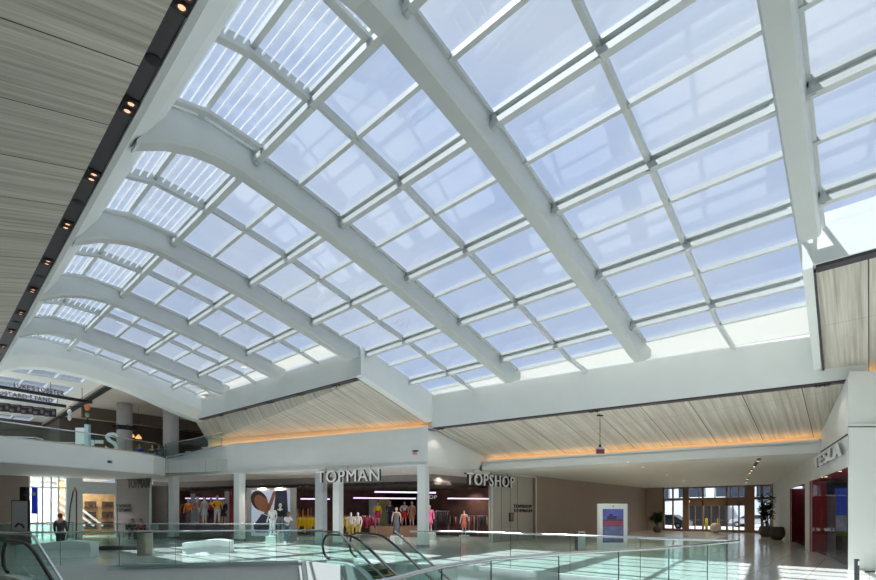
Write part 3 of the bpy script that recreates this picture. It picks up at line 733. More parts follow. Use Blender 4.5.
def car(px, t_, rz, label, col):
    q = ground(px, t_); r = thing('parked_car', label, 'car', q, rz)
    b_ = MB(); prof = [(-2.2, .35), (-2.25, .75), (-1.6, .95), (-.9, 1.42), (.6, 1.45), (1.3, 1.0), (2.15, .85), (2.25, .4)]
    b_.loft([[Vector((x, y, z)) for x, z in prof] for y in (-.85, .85)]); b_.build('body', mat('car_paint_%d' % col[0], col, .25), r, bevel=.05)
    b_ = MB(); b_.loft([[Vector((x, y, z)) for x, z in ((-1.45, .98), (-.88, 1.36), (.55, 1.38), (1.15, 1.0))] for y in (-.87, .87)]); b_.build('windows', BLACK, r)
    for sx in (-1.4, 1.4):
        for sy in (-.8, .8):
            w_ = MB(); w_.loft([[Vector((sx + .33 * math.cos(a * PI / 8), sy + d, .33 + .33 * math.sin(a * PI / 8))) for a in range(16)] for d in (-.1, .1)]); wo_ = w_.build('wheel', RUBBER, r); h_ = MB(); h_.box((sx, sy + (.11 if sy > 0 else -.11), .33), (.28, .02, .28)); h_.build('hub_cap', CHROME, wo_)
car(667, 50, 1.5, 'dark blue car outside at the left end of the entrance doors', (60, 72, 96))
car(754, 53, 1.4, 'silver car outside at the right end of the entrance doors', (150, 158, 168))

# ------------------------------------------------------------ red shop interior
def pw(px, v): r = ray(px, HOR); return (v, v * r.y / r.x)
wall('wall_shop', jf, pw(826.5, jf[0] + .75), 0, H(1.33), RED, .05, side=-1, label='red wall inside the larger shop opening')
wall('wall_shop.001', kf, pw(806.5, kf[0] + 1.1), 0, H(1.33), RED, .05, side=-1, label='red wall filling the smaller shop opening')
S(plate('ceiling.011', [(jn[0] + .75, jn[1] - .15), (jf[0] - .1, jf[1] - .2), (28, -1), (24, -2.2)], None, H(1.75), .3, RED))
S(plate('ceiling.012', [(kn[0], kn[1] - .2), (kf[0], kf[1] - .2), (36, 0), (30, -2)], None, H(1.75), .3, RED))
wall('wall_shop.002', (24.5, -4), (46, 4.5), 0, H(1.6), mat('shop_dark', (46, 36, 42), .7), .1)
wall('wall_shop.003', (28.0, 1.9), (28.2, -4), 0, H(1.5), MATS['shop_dark'], .1)
S(plate('floor.004', [(22.5, -3), (46, 4.5), (T_B[0], T_B[1] - .3), (18.6, .3)], None, .012, .02, mat('shop_floor_grey', (120, 116, 116), .25)))
def screen(name, label, pa, pb, vv, z0, z1, mats_, cat='screen'):
    a, b = pw(pa, vv), pw(pb, vv); mid = ((a[0] + b[0]) / 2, (a[1] + b[1]) / 2); t = thing(name, label, cat, (mid[0], mid[1], 0), face_angle(a, b)); W_ = math.hypot(b[0] - a[0], b[1] - a[1])
    return t, W_
a, b = pw(836, 27.8), pw(847.5, 27.6)
t = thing('video_wall', 'tall blue video wall with a car park picture inside the red shop', 'screen', ((a[0] + b[0]) / 2, (a[1] + b[1]) / 2, 0), face_angle(a, b)); Wd = math.hypot(b[0] - a[0], b[1] - a[1])
b_ = MB(); b_.box((0, 0, H(-.15)), (Wd + .1, .1, 2.6)); b_.build('cabinet', BLACK, t)
b_ = MB(); b_.box((0, -.06, H(.45)), (Wd, .02, 1.2)); b_.build('sky_picture', mat('screen_blue', (44, 62, 140), .3, emit=.5, noise=.3, scale=1.2), t)
b_ = MB(); b_.box((0, -.06, H(-.5)), (Wd, .02, .7)); b_.build('road_picture', mat('screen_grey', (120, 124, 140), .3, emit=.35, noise=.4, scale=3), t)
b_ = MB(); b_.box((0, -.06, H(-.95)), (Wd, .02, .22)); b_.build('grass_picture', mat('screen_green', (70, 92, 40), .3, emit=.3, noise=.3, scale=3), t)
a, b = pw(826.8, 26.8), pw(835.5, 26.8)
wall('wall_shop.004', a, b, 0, H(.75), mat('mauve_grey', (140, 128, 134), .6), .2, side=-1, label='grey freestanding wall panel inside the red shop')
for (px, py) in ((821.5, 477.5), (826, 477), (832, 472.5), (840, 471.5), (846, 466.5)):
    z = 1.44; t_ = z * F / (HOR - py); q = at_depth(px, py, t_)
    b_ = MB(); b_.lathe([(.05, 0), (.05, .02)], n=10); tag(b_.build('downlight', LAMPW, loc=q), 'small warm downlight in the red ceiling of the larger opening', 'light', 'downlights in the red shop ceiling')
for (px, py) in ((797, 489.5), (800, 490.5), (801, 487)):
    z = 1.44; q = at_depth(px, py, z * F / (HOR - py)); b_ = MB(); b_.lathe([(.06, 0), (.06, .02)], n=10); tag(b_.build('downlight', LAMPW, loc=q), 'small warm downlight in the red ceiling of the smaller opening', 'light', 'downlights in the red shop ceiling')
CLEARG = glass('clear_front_glass', (.97, .98, .98), .1, 1.4)
# glass fronts of the red shop
for n_, (p, q) in enumerate(((jn, jf), (kn, kf))):
    g = MB(); g.bar((p[0], p[1] - .02, H(1.33) / 2), (q[0], q[1] - .02, H(1.33) / 2), .02, H(1.33)); S(g.build('window_%d' % (11 + n_), CLEARG), 'glass front of the red shop')

# ------------------------------------------------------------ guard rails
def rail(path, label, panes=1.5, top=1.07, zs=None, glassb=-.12, r=.028, name='glass_guard_rail', skip_last=False):
    P = [Vector((x, y, 0)) for x, y in path]; zs = zs or [0] * len(P)
    o = P[0].copy(); t = thing(name, label, 'guard rail', o, 0, 'glass guard rails')
    top_ = MB(); top_.tube([p - o + Vector((0, 0, top + z)) for p, z in zip(P, zs)], r, 8); top_.build('top_rail', CHROME, t, smooth=True)
    ch = MB()
    for i, (a, b) in enumerate(zip(P, P[1:])):
        L = (b - a).length; n = max(1, round(L / panes)); d = (b - a) / n; za, zb_ = zs[i], zs[i + 1]
        for k in range(n):
            s, e = a + d * k + d.normalized() * .012, a + d * (k + 1) - d.normalized() * .012
            z0 = za + (zb_ - za) * k / n; z1 = za + (zb_ - za) * (k + 1) / n
            nn = Vector((-d.y, d.x, 0)).normalized() * .007; U = Vector((0, 0, 1)); g = MB()
            g.hexa([s - o - nn + U * (glassb + z0), e - o - nn + U * (glassb + z1), e - o + nn + U * (glassb + z1), s - o + nn + U * (glassb + z0)],
                   [s - o - nn + U * (top - .02 + z0), e - o - nn + U * (top - .02 + z1), e - o + nn + U * (top - .02 + z1), s - o + nn + U * (top - .02 + z0)])
            g.cur = 1; e_ = e - o - d.normalized() * .006; dd = d.normalized() * .006
            g.hexa([e_ - dd - nn + U * (glassb + z1), e_ + dd - nn + U * (glassb + z1), e_ + dd + nn + U * (glassb + z1), e_ - dd + nn + U * (glassb + z1)],
                   [e_ - dd - nn + U * (top - .02 + z1), e_ + dd - nn + U * (top - .02 + z1), e_ + dd + nn + U * (top - .02 + z1), e_ - dd + nn + U * (top - .02 + z1)])
            g.build('glass_pane', [RAILGLASS, GEDGE], t)
        ch.bar(a - o + Vector((0, 0, glassb + .04 + za)), b - o + Vector((0, 0, glassb + .04 + zb_)), .04, .10)
    ch.build('base_channel', CHROME, t)
    return t
GP = lambda px, t_: tuple(ground(px, t_)[:2])
rail([GP(-40, 14.3), GP(0, 14.7), GP(120, 15.2), GP(230, 16.0), GP(323, 16.6)], 'glass guard rail along the far side of the opening, left of the middle escalator', 1.55)
rail([(10.95, 11.1), (12.0, 9.8), (12.03, 6), (12.05, 2.3)], 'glass guard rail along the right side of the opening, before the kiosk', 1.6)
rail([(12.05, 2.1), (9.05, 2.65), (6.5, 3.45), (5.2, 3.75), (4.1, 3.65), (3.0, 3.3), (2.3, 3.2)], 'nearest glass guard rail, curving from the bottom edge up to the acute corner', 1.3)
rail([GP(-8, 25.2), GP(0, 25.2), GP(145, 25.4), GP(290, 25.8)], 'farthest glass guard rail, in front of the mannequin windows', 1.7)
rail([(-5.5, 36.2), (6.9, 36.2)], 'glass guard rail by the bright glazed shop front', 1.8)
rail([(-3, 26.8), (1.5, 28.05), (2.8, 28.45), (6.5, 29.55), (9.6, 30.8), (10.6, 32.2)], 'glass guard rail of the upper dining level, left stretch', 1.5, .72, [H(UF)] * 6, .0)
q0 = on_line(166, TM_A, TM_B); q1 = on_line(222, TM_A, TM_B)
rail([(10.75, 32.2), (q0.x - .1, q0.y - .1), ((q0.x + q1.x) / 2, (q0.y + q1.y) / 2), (q1.x, q1.y)], 'glass guard rail of the upper dining level, right stretch above the white bulkhead', 1.4, .85, [H(3.32), H(3.42), H(3.62), H(3.88)], .0)

# ------------------------------------------------------------ escalators (run along -y, going down)
def escalator(x0, x1, yt, label, rz=0):
    W = x1 - x0; t = thing('escalator', label, 'escalator', ((x0 + x1) / 2, yt, 0), rz, 'escalators going down')
    sl = math.tan(math.radians(30)); Lr = 5.6 / sl; hw = W / 2
    def zz(y, off): # profile height along local y (0 = head), nosing line plus offset
        if y > 0: return off
        if y > -1.0: return off - .29 * y * y
        return off - .29 - .577 * (-1.0 - y) 
    ys = [.9, .4, 0, -.25, -.5, -.75, -1.0, -1.5, -2.5, -4, -6, -8, -Lr]
    st = MB(); marks = []
    n = 24
    for k in range(n):
        y = -.45 - k * .40; z = zz(y, 0) - .05
        st.hexa([Vector((-hw + .22, y - .4, z - .35)), Vector((hw - .22, y - .4, z - .35)), Vector((hw - .22, y, z - .35)), Vector((-hw + .22, y, z - .35))],
                [Vector((-hw + .22, y - .4, z)), Vector((hw - .22, y - .4, z)), Vector((hw - .22, y, z)), Vector((-hw + .22, y, z))])
        if k < 12:
            ed = MB(); ed.box((0, y - .385, z + .004), (W - .46, .035, .01)); ed.box((-hw + .245, y - .2, z + .004), (.03, .36, .01)); ed.box((hw - .245, y - .2, z + .004), (.03, .36, .01))
            marks.append(ed.build('step_marking', mat('safety_yellow', (236, 216, 20), .5), t))
    so_ = st.build('steps', DMETAL, t)
    for m_ in marks: m_.parent = so_
    pl = MB(); pl.box((0, .75, .012), (W - .44, 2.4, .02)); pl.build('comb_plate', CHROME, t)
    for s in (-1, 1):
        xg = s * (hw - .12)
        g = MB()
        for a, b in zip(ys, ys[1:]):
            g.hexa([Vector((xg - .006, b, zz(b, .1))), Vector((xg + .006, b, zz(b, .1))), Vector((xg + .006, a, zz(a, .1))), Vector((xg - .006, a, zz(a, .1)))],
                   [Vector((xg - .006, b, zz(b, .9))), Vector((xg + .006, b, zz(b, .9))), Vector((xg + .006, a, zz(a, .9))), Vector((xg - .006, a, zz(a, .9)))])
        g.build('glass_balustrade', RAILGLASS, t)
        h = MB(); path = [Vector((xg, y, zz(y, .96))) for y in ys[::-1]]
        c = path[-1]; path += [c + Vector((0, .38 * math.sin(a), -.40 + .40 * math.cos(a))) for a in (.5, 1.0, 1.57, 2.2, 2.8, 3.1)]
        h.tube(path, .042, 8); h.build('handrail', RUBBER, t, smooth=True)
        d = MB()
        for a, b in zip(ys, ys[1:]):
            d.hexa([Vector((xg - .16 * (1 if s > 0 else .6), b, zz(b, -.45))), Vector((xg + .16 * (.6 if s > 0 else 1), b, zz(b, -.45))), Vector((xg + .16 * (.6 if s > 0 else 1), a, zz(a, -.45))), Vector((xg - .16 * (1 if s > 0 else .6), a, zz(a, -.45)))],
                   [Vector((xg - .12, b, zz(b, .10))), Vector((xg + .12, b, zz(b, .10))), Vector((xg + .12, a, zz(a, .10))), Vector((xg - .12, a, zz(a, .10)))])
        d.build('side_deck', WHITE, t)
    return t
def slope_rail(x, y0, n, label, L=6.0, lead=0, rz=0):
    o = Vector((x, y0, 0)); t = thing('sloping_glass_rail', label, 'guard rail', o, rz, 'sloping glass rails beside the escalators')
    tp = MB(); pts = [(0, lead, 1.07)] if lead else []
    pts += [(0, 0, 1.07), (0, -L, 1.07 - .577 * L)]; tp.bar(pts[-2], pts[-1], .05, .05)
    if lead: tp.bar(pts[0], pts[1], .05, .05)
    tp.build('top_rail', CHROME, t)
    d = 1.25; k = 0
    seg = []
    if lead:
        m_ = max(1, round(lead / 1.6))
        for i in range(m_): seg.append((lead - lead * i / m_, lead - lead * (i + 1) / m_, 0, 0))
    y = 0
    while y > -L + .1: seg.append((y, y - d, 1, 1)); y -= d
    for (ya, yb, s_, _) in seg:
        za = 1.05 + (.577 * ya if s_ else 0); zb_ = 1.05 + (.577 * yb if s_ else 0); ya -= .012; yb += .012
        g = MB(); g.hexa([Vector((-.007, ya, za - 1.25)), Vector((.007, ya, za - 1.25)), Vector((.007, yb, zb_ - 1.25)), Vector((-.007, yb, zb_ - 1.25))],
                         [Vector((-.007, ya, za)), Vector((.007, ya, za)), Vector((.007, yb, zb_)), Vector((-.007, yb, zb_))]); g.build('glass_pane', RAILGLASS, t)
    return t
escalator(9.2, 10.55, 12.3, 'escalator going down from the storefront side, yellow edged steps')
slope_rail(9.1, 12.4, 1, 'sloping glass rail left of the middle escalator', 6, 2.2)
slope_rail(10.75, 11.6, 1, 'sloping glass rail right of the middle escalator', 6)
escalator(.72, 2.02, 15.4, 'escalator going down at the lower left corner with black handrail', math.radians(9.3))
slope_rail(2.24, 16.3, 1, 'sloping glass rail beside the lower left escalator', 5, 3.0, math.radians(9.3))

# ------------------------------------------------------------ lamps
def downlight(px, py, z, label, grp, w=0.0, r=.07, size=70, col=(1, .86, .7), m=None):
    t_ = (z * F) / (HOR - py); q = at_depth(px, py, t_)
    t = thing('downlight', label, 'light', (q.x, q.y, H(z)), 0, grp)
    b = MB(); b.lathe([(r + .03, 0), (r + .03, -.012), (r, -.012), (r, .0)], n=14); b.build('trim_ring', STEEL, t)
    b = MB(); b.lathe([(r, -.006), (r, -.002)], n=14); b.build('lens', m or LAMPW, t)
    if w:
        l = bpy.data.lights.new('downlight_beam', 'SPOT'); l.energy = w; l.spot_size = math.radians(size * 2); l.spot_blend = .6; l.color = col; l.shadow_soft_size = .15
        o = bpy.data.objects.new('downlight_beam', l); C.objects.link(o); o.location = (q.x, q.y, H(z) - .05); o.rotation_euler = (0, 0, 0)
    return q
for k, (px, py) in enumerate([(628, 462), (643, 467), (667, 475), (684, 481), (696, 485), (705, 488)]):
    downlight(px, py, 2.25, 'small round downlight in the corridor ceiling, one of the slanting row', 'downlights in the corridor ceiling', 400, .08)
for px, py in [(389, 473), (403, 472), (431.5, 472.5), (442.5, 474.5), (454, 475)]:
    downlight(px, py, 2.25, 'small round downlight in the pale lobby ceiling by the corner column', 'downlights in the lobby ceiling', 150, .06)
for px, py in [(300, 486.5), (307, 486.5), (262, 484), (280, 484), (470, 488), (481, 490)]:
    downlight(px, py, 1.64, 'small round downlight in the dark shop ceiling', 'downlights in the shop ceiling', 170, .06)
for px, py in [(115, 441 - 24), (161, 403)]:
    downlight(px, py, 7.6, 'small round downlight in the beige dining hall ceiling', 'downlights in the dining hall ceiling', 200, .12)
# shop lighting rails
def line_light(pa, pb, y, t_, z, label):
    a, b = at_depth(pa, HOR, t_), at_depth(pb, HOR, t_ + (pb - pa) * .02); m_ = (a + b) / 2
    L_ = (b - a).length; t = thing('linear_light', label, 'light', (m_.x, m_.y, H(z)), face_angle(a, b), 'lilac linear lights in the shop')
    q = MB(); q.box((0, 0, .03), (L_, .12, .06)); q.build('housing', BLACK, t)
    q = MB(); q.box((0, 0, -.02), (L_ - .05, .10, .03)); q.box((0, -.065, .02), (L_ - .05, .02, .05)); q.build('diffuser', LAMPP, t)
    for sx in (-.35, .35): q = MB(); q.tube([(sx * L_, 0, .06), (sx * L_, 0, 1.85 - z - .0)], .01, 5); q.build('hanger', BLACK, t)
    l = bpy.data.lights.new('shop_line', 'AREA'); l.shape = 'RECTANGLE'; l.size = L_; l.size_y = .2; l.energy = 45 * L_ / 4; l.color = (.95, .86, 1)
    o = bpy.data.objects.new('shop_line', l); C.objects.link(o); o.location = (m_.x, m_.y, H(z) - .06); o.rotation_euler = (0, 0, face_angle(a, b))
line_light(353, 416, 498, 29.5, .86, 'long lilac linear light left of the corner column')
line_light(374, 436, 492, 26.8, 1.12, 'upper lilac linear light passing behind the corner column')
line_light(447, 489, 498, 30.5, .86, 'lilac linear light behind the short storefront opening')
line_light(185, 232, 498, 33.5, .95, 'lilac linear light above the mannequin window')
line_light(300, 330, 499, 30, .82, 'lilac linear light behind the pair of close columns')
# lamps and speakers in the charcoal strips
def twin(x, y, z, rz, label, grp, w=0):
    t = thing('twin_spotlight', label, 'light', (x, y, z), rz, grp)
    b = MB(); b.box((0, 0, -.01), (.20, .40, .03)); b.build('housing', BLACK, t)
    for sy in (-.1, .1):
        b = MB(); b.lathe([(.075, -.03), (.07, -.05), (.055, -.05), (.05, -.032)], (0, sy, 0), 14); bz_ = b.build('bezel', CHAR, t)
        b = MB(); b.lathe([(.045, -.034), (.045, -.028)], (0, sy, 0), 12); b.build('lamp', LAMPD, bz_)
    if w:
        l = bpy.data.lights.new('spot_beam', 'SPOT'); l.energy = w; l.spot_size = 1.9; l.spot_blend = .5; l.color = (1, .9, .78); l.shadow_soft_size = .1
        o = bpy.data.objects.new('spot_beam', l); C.objects.link(o); o.location = (x, y, z - .1)
for k in range(-3, 9):
    y = 6.55 + 2.38 * k; twin((lx(y) + rx(y)) / 2, y, H(6.6), 0, 'twin spotlight in the charcoal strip beside the left wooden soffit', 'twin spotlights in the left strip', 20)
for k in range(-1, 4):
    y = 7.77 + 4.76 * k; b = MB(); b.lathe([(.11, 0), (.11, -.006), (.10, -.01), (.02, -.008)], n=20)
    tag(b.build('ceiling_speaker', BLACK, loc=((lx(y) + rx(y)) / 2, y, H(6.6)), smooth=True), 'round black speaker in the charcoal strip beside the left soffit', 'speaker', 'speakers in the left strip')
A1 = face_angle((12.60, 15.5), (11.75, 31)) - PI / 2
for px in (336.5, 301, 270, 244, 221):
    q = on_line(px, (12.77, 15.5), (11.92, 31)); twin(q.x, q.y, H(5.57), A1, 'twin spotlight in the charcoal strip of the upper fascia', 'twin spotlights under the upper fascia', 25)
A2 = face_angle((16.78, 15.45), (19.08, .5)) - PI / 2
for px in (440, 594, 822.5):
    q = on_line(px, (16.95, 15.45), (19.25, .5)); twin(q.x, q.y, H(3.97), A2, 'twin spotlight in the charcoal strip of the lower fascia', 'twin spotlights under the lower fascia', 25)
# slot lamps in the corridor ceiling
for (pa, ya, pb, yb, n_) in ((759.5, 458.5, 753, 468, 'nearest'), (752, 469.5, 749.5, 473.5, 'middle'), (748, 478, 746, 483, 'farthest')):
    a = at_depth(pa, ya, 2.24 * F / (HOR - ya)); b = at_depth(pb, yb, 2.24 * F / (HOR - yb)); m_ = (a + b) / 2; L_ = (b - a).length
    t = thing('ceiling_slot', '%s dark slot fitting in the corridor ceiling' % n_, 'ceiling fitting', (m_.x, m_.y, H(2.24)), face_angle(a, b), 'dark slot fittings in the corridor ceiling')
    q = MB(); q.box((0, 0, 0), (L_, .14, .03)); q.build('frame', CHAR, t)
    for sx in (-.3, .3): q = MB(); q.lathe([(.05, -.03), (.05, -.02)], (sx * L_, 0, 0), 10); q.build('lamp', LAMPW, t)

# ------------------------------------------------------------ people and mannequins
def grow(name, pts, edges, root=0, sub=1):
    me = bpy.data.meshes.new(name); me.from_pydata([p[0] for p in pts], edges, [])
    o = bpy.data.objects.new(name, me); C.objects.link(o)
    md = o.modifiers.new('skin', 'SKIN'); md.use_smooth_shade = True; md.branch_smoothing = .4
    lay = me.skin_vertices[0] if len(me.skin_vertices) else None
    for i, p in enumerate(pts):
        r = p[1]; lay.data[i].radius = (r, r) if not isinstance(r, tuple) else r
        lay.data[i].use_root = (i == root)
    ss = o.modifiers.new('sub', 'SUBSURF'); ss.levels = sub; ss.render_levels = sub
    bpy.context.view_layer.update()
    out = bpy.data.meshes.new_from_object(o.evaluated_get(bpy.context.evaluated_depsgraph_get()))
    C.objects.unlink(o); bpy.data.objects.remove(o)
    for p in out.polygons: p.use_smooth = True
    return out
POSES = {
 'stand': dict(hip=.93, knee=((-.10, -.01, .50), (.10, -.01, .50)), ank=((-.11, .0, .08), (.11, .0, .08)), el=((-.25, .02, 1.14), (.25, .02, 1.14)), wr=((-.27, -.08, .90), (.27, -.08, .90)), lean=0),
 'hip': dict(hip=.93, knee=((-.12, -.02, .50), (.10, -.05, .50)), ank=((-.16, .03, .08), (.12, -.05, .08)), el=((-.33, .05, 1.16), (.25, .02, 1.14)), wr=((-.18, -.06, 1.0), (.30, -.14, .95)), lean=0),
 'reach': dict(hip=.93, knee=((-.12, -.06, .50), (.12, .04, .50)), ank=((-.14, -.02, .08), (.14, .14, .08)), el=((-.24, -.2, 1.12), (.24, -.2, 1.12)), wr=((-.14, -.4, 1.1), (.14, -.38, 1.08)), lean=-.16),
 'sit': dict(hip=.50, knee=((-.12, -.42, .50), (.12, -.42, .50)), ank=((-.12, -.40, .08), (.12, -.40, .08)), el=((-.25, -.06, .72), (.25, -.06, .72)), wr=((-.16, -.30, .66), (.16, -.30, .66)), lean=-.04)}
def joints(pose):
    P = POSES[pose]; h = P['hip']; l = P['lean']
    J = dict(pelvis=(0, 0, h), waist=(0, l * .3, h + .16), chest=(0, l * .8, h + .38), neck=(0, l, h + .54), skull=(0, l * 1.15 - .01, h + .66), crown=(0, l * 1.2, h + .78))
    for s, i in ((-1, 0), (1, 1)):
        n = 'L' if s < 0 else 'R'
        J['sh' + n] = (s * .18, l * .85, h + .47); J['hip' + n] = (s * .09, 0, h - .05)
        for k, key in (('el', 'el'), ('wr', 'wr'), ('kn', 'knee'), ('an', 'ank')): J[k + n] = P[key][i]
        J['toe' + n] = (P['ank'][i][0] * 1.1, P['ank'][i][1] - .17, .035); J['heel' + n] = (P['ank'][i][0], P['ank'][i][1] + .04, .03)
        w = Vector(J['wr' + n]); e = Vector(J['el' + n]); J['palm' + n] = tuple(w + (w - e).normalized() * .08)
    return J
CACHE = {}
def body_mesh(pose):
    if ('b', pose) in CACHE: return CACHE[('b', pose)]
    J = joints(pose); names = ['pelvis', 'waist', 'chest', 'neck', 'skull', 'crown']; R = dict(pelvis=(.13, .10), waist=(.115, .085), chest=(.15, .10), neck=.05, skull=(.085, .10), crown=.05)
    E_ = [(0, 1), (1, 2), (2, 3), (3, 4), (4, 5)]
    for n in 'LR':
        b = len(names); names += ['sh' + n, 'el' + n, 'wr' + n, 'palm' + n, 'hip' + n, 'kn' + n, 'an' + n, 'toe' + n]
        R.update({'sh' + n: .055, 'el' + n: .038, 'wr' + n: .026, 'palm' + n: (.036, .018), 'hip' + n: .085, 'kn' + n: .055, 'an' + n: .037, 'toe' + n: .03})
        E_ += [(2, b), (b, b + 1), (b + 1, b + 2), (b + 2, b + 3), (0, b + 4), (b + 4, b + 5), (b + 5, b + 6), (b + 6, b + 7)]
    me = grow('body', [(J[n], R[n]) for n in names], E_)
    # fingers, thumb, nose and ears joined into the same surface
    mb = MB()
    for n, s in (('L', -1), ('R', 1)):
        w, p = Vector(J['wr' + n]), Vector(J['palm' + n]); d = (p - w).normalized(); side = d.cross(Vector((s, 0, 0))).normalized()
        if side.length < .1: side = Vector((0, 1, 0))
        for k, L_ in enumerate((.065, .075, .07, .055)):
            st = p + side * (.03 - .02 * k); mb.tube([st - d * .02, st + d * L_ * .5 + Vector((-s * .004, 0, 0)), st + d * L_ + Vector((-s * .016, 0, 0))], [.009, .0085, .006], 6)
        th = w + d * .03 + side * .03; mb.tube([th, th + side * .03 + d * .03, th + side * .035 + d * .06], [.011, .010, .007], 6)
    k = Vector(J['skull']); mb.add([k + Vector(v) for v in ((-.014, -.095, -.02), (.014, -.095, -.02), (0, -.09, .03), (0, -.125, -.015))], [(0, 1, 3), (1, 2, 3), (2, 0, 3)])
    for s in (-1, 1): mb.ball(k + Vector((s * .085, .005, -.005)), .022, 6, (.4, .8, 1.2))
    tmp = bpy.data.meshes.new('x'); tmp.from_pydata(mb.v, [], mb.f)
    bm = bmesh.new(); bm.from_mesh(me); bm.from_mesh(tmp); bm.to_mesh(me); bm.free()
    for p_ in me.polygons: p_.use_smooth = True
    CACHE[('b', pose)] = me; return me
def cloth(kind, pose):
    key = (kind, pose)
    if key in CACHE: return CACHE[key]
    J = joints(pose); V = lambda n: Vector(J[n]); mid = lambda a, b, k: tuple(V(a).lerp(V(b), k)); o = .018
    if kind in ('shirt', 'tee', 'coat'):
        bot = (J['pelvis'][0], J['pelvis'][1], J['pelvis'][2] - (.02 if kind != 'coat' else .05))
        pts = [(bot, (.145 + o, .115 + o)), (J['waist'], (.125 + o, .095 + o)), (J['chest'], (.155 + o, .105 + o)), (mid('chest', 'neck', .75), (.07, .065))]
        ed = [(0, 1), (1, 2), (2, 3)]
        for n in 'LR':
            b = len(pts); pts += [(J['sh' + n], .075)]; ed.append((2, b))
            if kind == 'tee': pts += [(mid('sh' + n, 'el' + n, .75), .065)]; ed.append((b, b + 1))
            else: pts += [(J['el' + n], .055), (mid('el' + n, 'wr' + n, .9), .042)]; ed += [(b, b + 1), (b + 1, b + 2)]
        me = grow(kind, pts, ed)
    elif kind == 'trousers':
        pts = [(J['pelvis'], (.145, .118))]; ed = []
        for n in 'LR':
            b = len(pts); pts += [(J['hip' + n], .102), (J['kn' + n], .074), (mid('kn' + n, 'an' + n, .92), .062)]; ed += [(0, b), (b, b + 1), (b + 1, b + 2)]
        me = grow(kind, pts, ed)
    else:
        h = J['pelvis'][2]; lo = dict(skirt=h - .36, dress=h - .42, long_dress=.12, shorts=h - .3)[kind]; top = h + (.10 if kind == 'skirt' else .46)
        secs = [(0, 0, lo, .24, .2), (0, 0, (lo + h) / 2, .2, .165), (0, 0, h - .02, .168, .135), (0, 0, h + .14, .135, .108)]
        if kind != 'skirt': secs += [(0, 0, h + .30, .165, .125), (0, 0, h + .40, .172, .12), (0, 0, h + .47, .13, .085)]
        mb = MB(); n_ = 16; rings = []
        for (x, y, z, rx_, ry_) in secs:
            wv = .04 if z < h - .1 else 0
            rings.append([Vector((rx_ * (1 + wv * math.cos(5 * a)) * math.cos(a), ry_ * (1 + wv * math.cos(5 * a)) * math.sin(a), z)) for a in [2 * PI * i / n_ for i in range(n_)]])
        mb.loft(rings); me = bpy.data.meshes.new(kind); me.from_pydata(mb.v, [], mb.f)
        for p_ in me.polygons: p_.use_smooth = True
    CACHE[key] = me; return me
def hair_mesh(pose, long=False):
    key = ('h', pose, long)
    if key in CACHE: return CACHE[key]
    k = Vector(joints(pose)['skull']) + Vector((0, .012, .035)); mb = MB(); mb.ball(k, .108, 12, (.92, 1.05, 1))
    if long: mb.ell([(k.x, k.y + .07, k.z - .26, .05, .02), (k.x, k.y + .06, k.z - .14, .10, .05), (k.x, k.y + .03, k.z, .10, .08)])
    me = bpy.data.meshes.new('hair'); me.from_pydata(mb.v, [], mb.f)
    for p_ in me.polygons: p_.use_smooth = True
    # keep the face free
    bm = bmesh.new(); bm.from_mesh(me); geom = [v for v in bm.verts if v.co.y < k.y - .05 and v.co.z < k.z + .035]; bmesh.ops.delete(bm, geom=geom, context='VERTS'); bm.to_mesh(me); bm.free()
    CACHE[key] = me; return me
def child(me, name, m, parent):
    me = me.copy(); me.materials.clear(); me.materials.append(m); o = bpy.data.objects.new(name, me); C.objects.link(o); o.parent = parent; return o
FAB = {}
def fabric(c):
    if c not in FAB: FAB[c] = mat('fabric_%d_%d_%d' % c, c, .8, noise=.12, scale=9)
    return FAB[c]
def figure(name, label, cat, loc, rz, hgt, pose, clothes, skin, hair=None, longh=False, group=None, shoes=None):
    t = thing(name, label, cat, loc, rz, group); s = hgt / 1.74; t.scale = (s, s, s)
    child(body_mesh(pose), 'body', skin, t)
    for kind, c in clothes: child(cloth(kind, pose), kind, fabric(c), t)
    if hair: child(hair_mesh(pose, longh), 'hair', hair, t)
    if shoes:
        J = joints(pose)
        for n in 'LR':
            a, b_ = Vector(J['heel' + n]), Vector(J['toe' + n]); q = MB(); q.tube([a, a.lerp(b_, .5), b_ + Vector((0, -.03, 0))], [.045, .05, .04], 8); q.build('shoe', shoes, t, smooth=True)
    return t
SKIN = mat('skin_tan', (196, 150, 124), .5, noise=.05); SKIND = mat('skin_brown', (150, 104, 80), .5, noise=.05)
MANQ = mat('mannequin_white', (226, 220, 212), .35, noise=.02); MANQS = mat('mannequin_skin', (214, 184, 160), .4, noise=.03)
HAIRB = mat('hair_black', (28, 22, 20), .6); HAIRY = mat('hair_blond', (214, 190, 140), .6); HAIRR = mat('hair_brown', (84, 52, 34), .6)
SHOE = mat('shoe_dark', (40, 36, 36), .5); SHOEW = mat('shoe_white', (222, 222, 220), .5)
FACE = -YAW                                    # facing the camera side

q = ground(286.5, 26.5); figure('person', 'person in white t-shirt and blue jeans before the large face poster', 'person', q, FACE + .9, 1.74, 'reach', [('tee', (236, 238, 240)), ('trousers', (84, 108, 140))], SKIND, HAIRB, shoes=SHOEW)
def chair(loc, rz, label, col=(46, 42, 42)):
    t = thing('cafe_chair', label, 'chair', loc, rz, 'cafe chairs before the far left panel wall'); m = fabric(col)
    b = MB(); b.box((0, 0, .45), (.44, .44, .05)); b.build('seat', m, t, bevel=.01)
    b = MB(); b.box((0, .21, .72), (.44, .04, .36)); b.build('backrest', m, t, bevel=.01)
    for sx in (-.19, .19):
        for sy in (-.19, .19): b = MB(); b.tube([(sx, sy, 0), (sx * .95, sy * .95, .44)], .016, 6); b.build('leg', DMETAL, t)
        b = MB(); b.tube([(sx, .21, .44), (sx, .21, .6)], .014, 6); b.build('back_post', DMETAL, t)
    return t
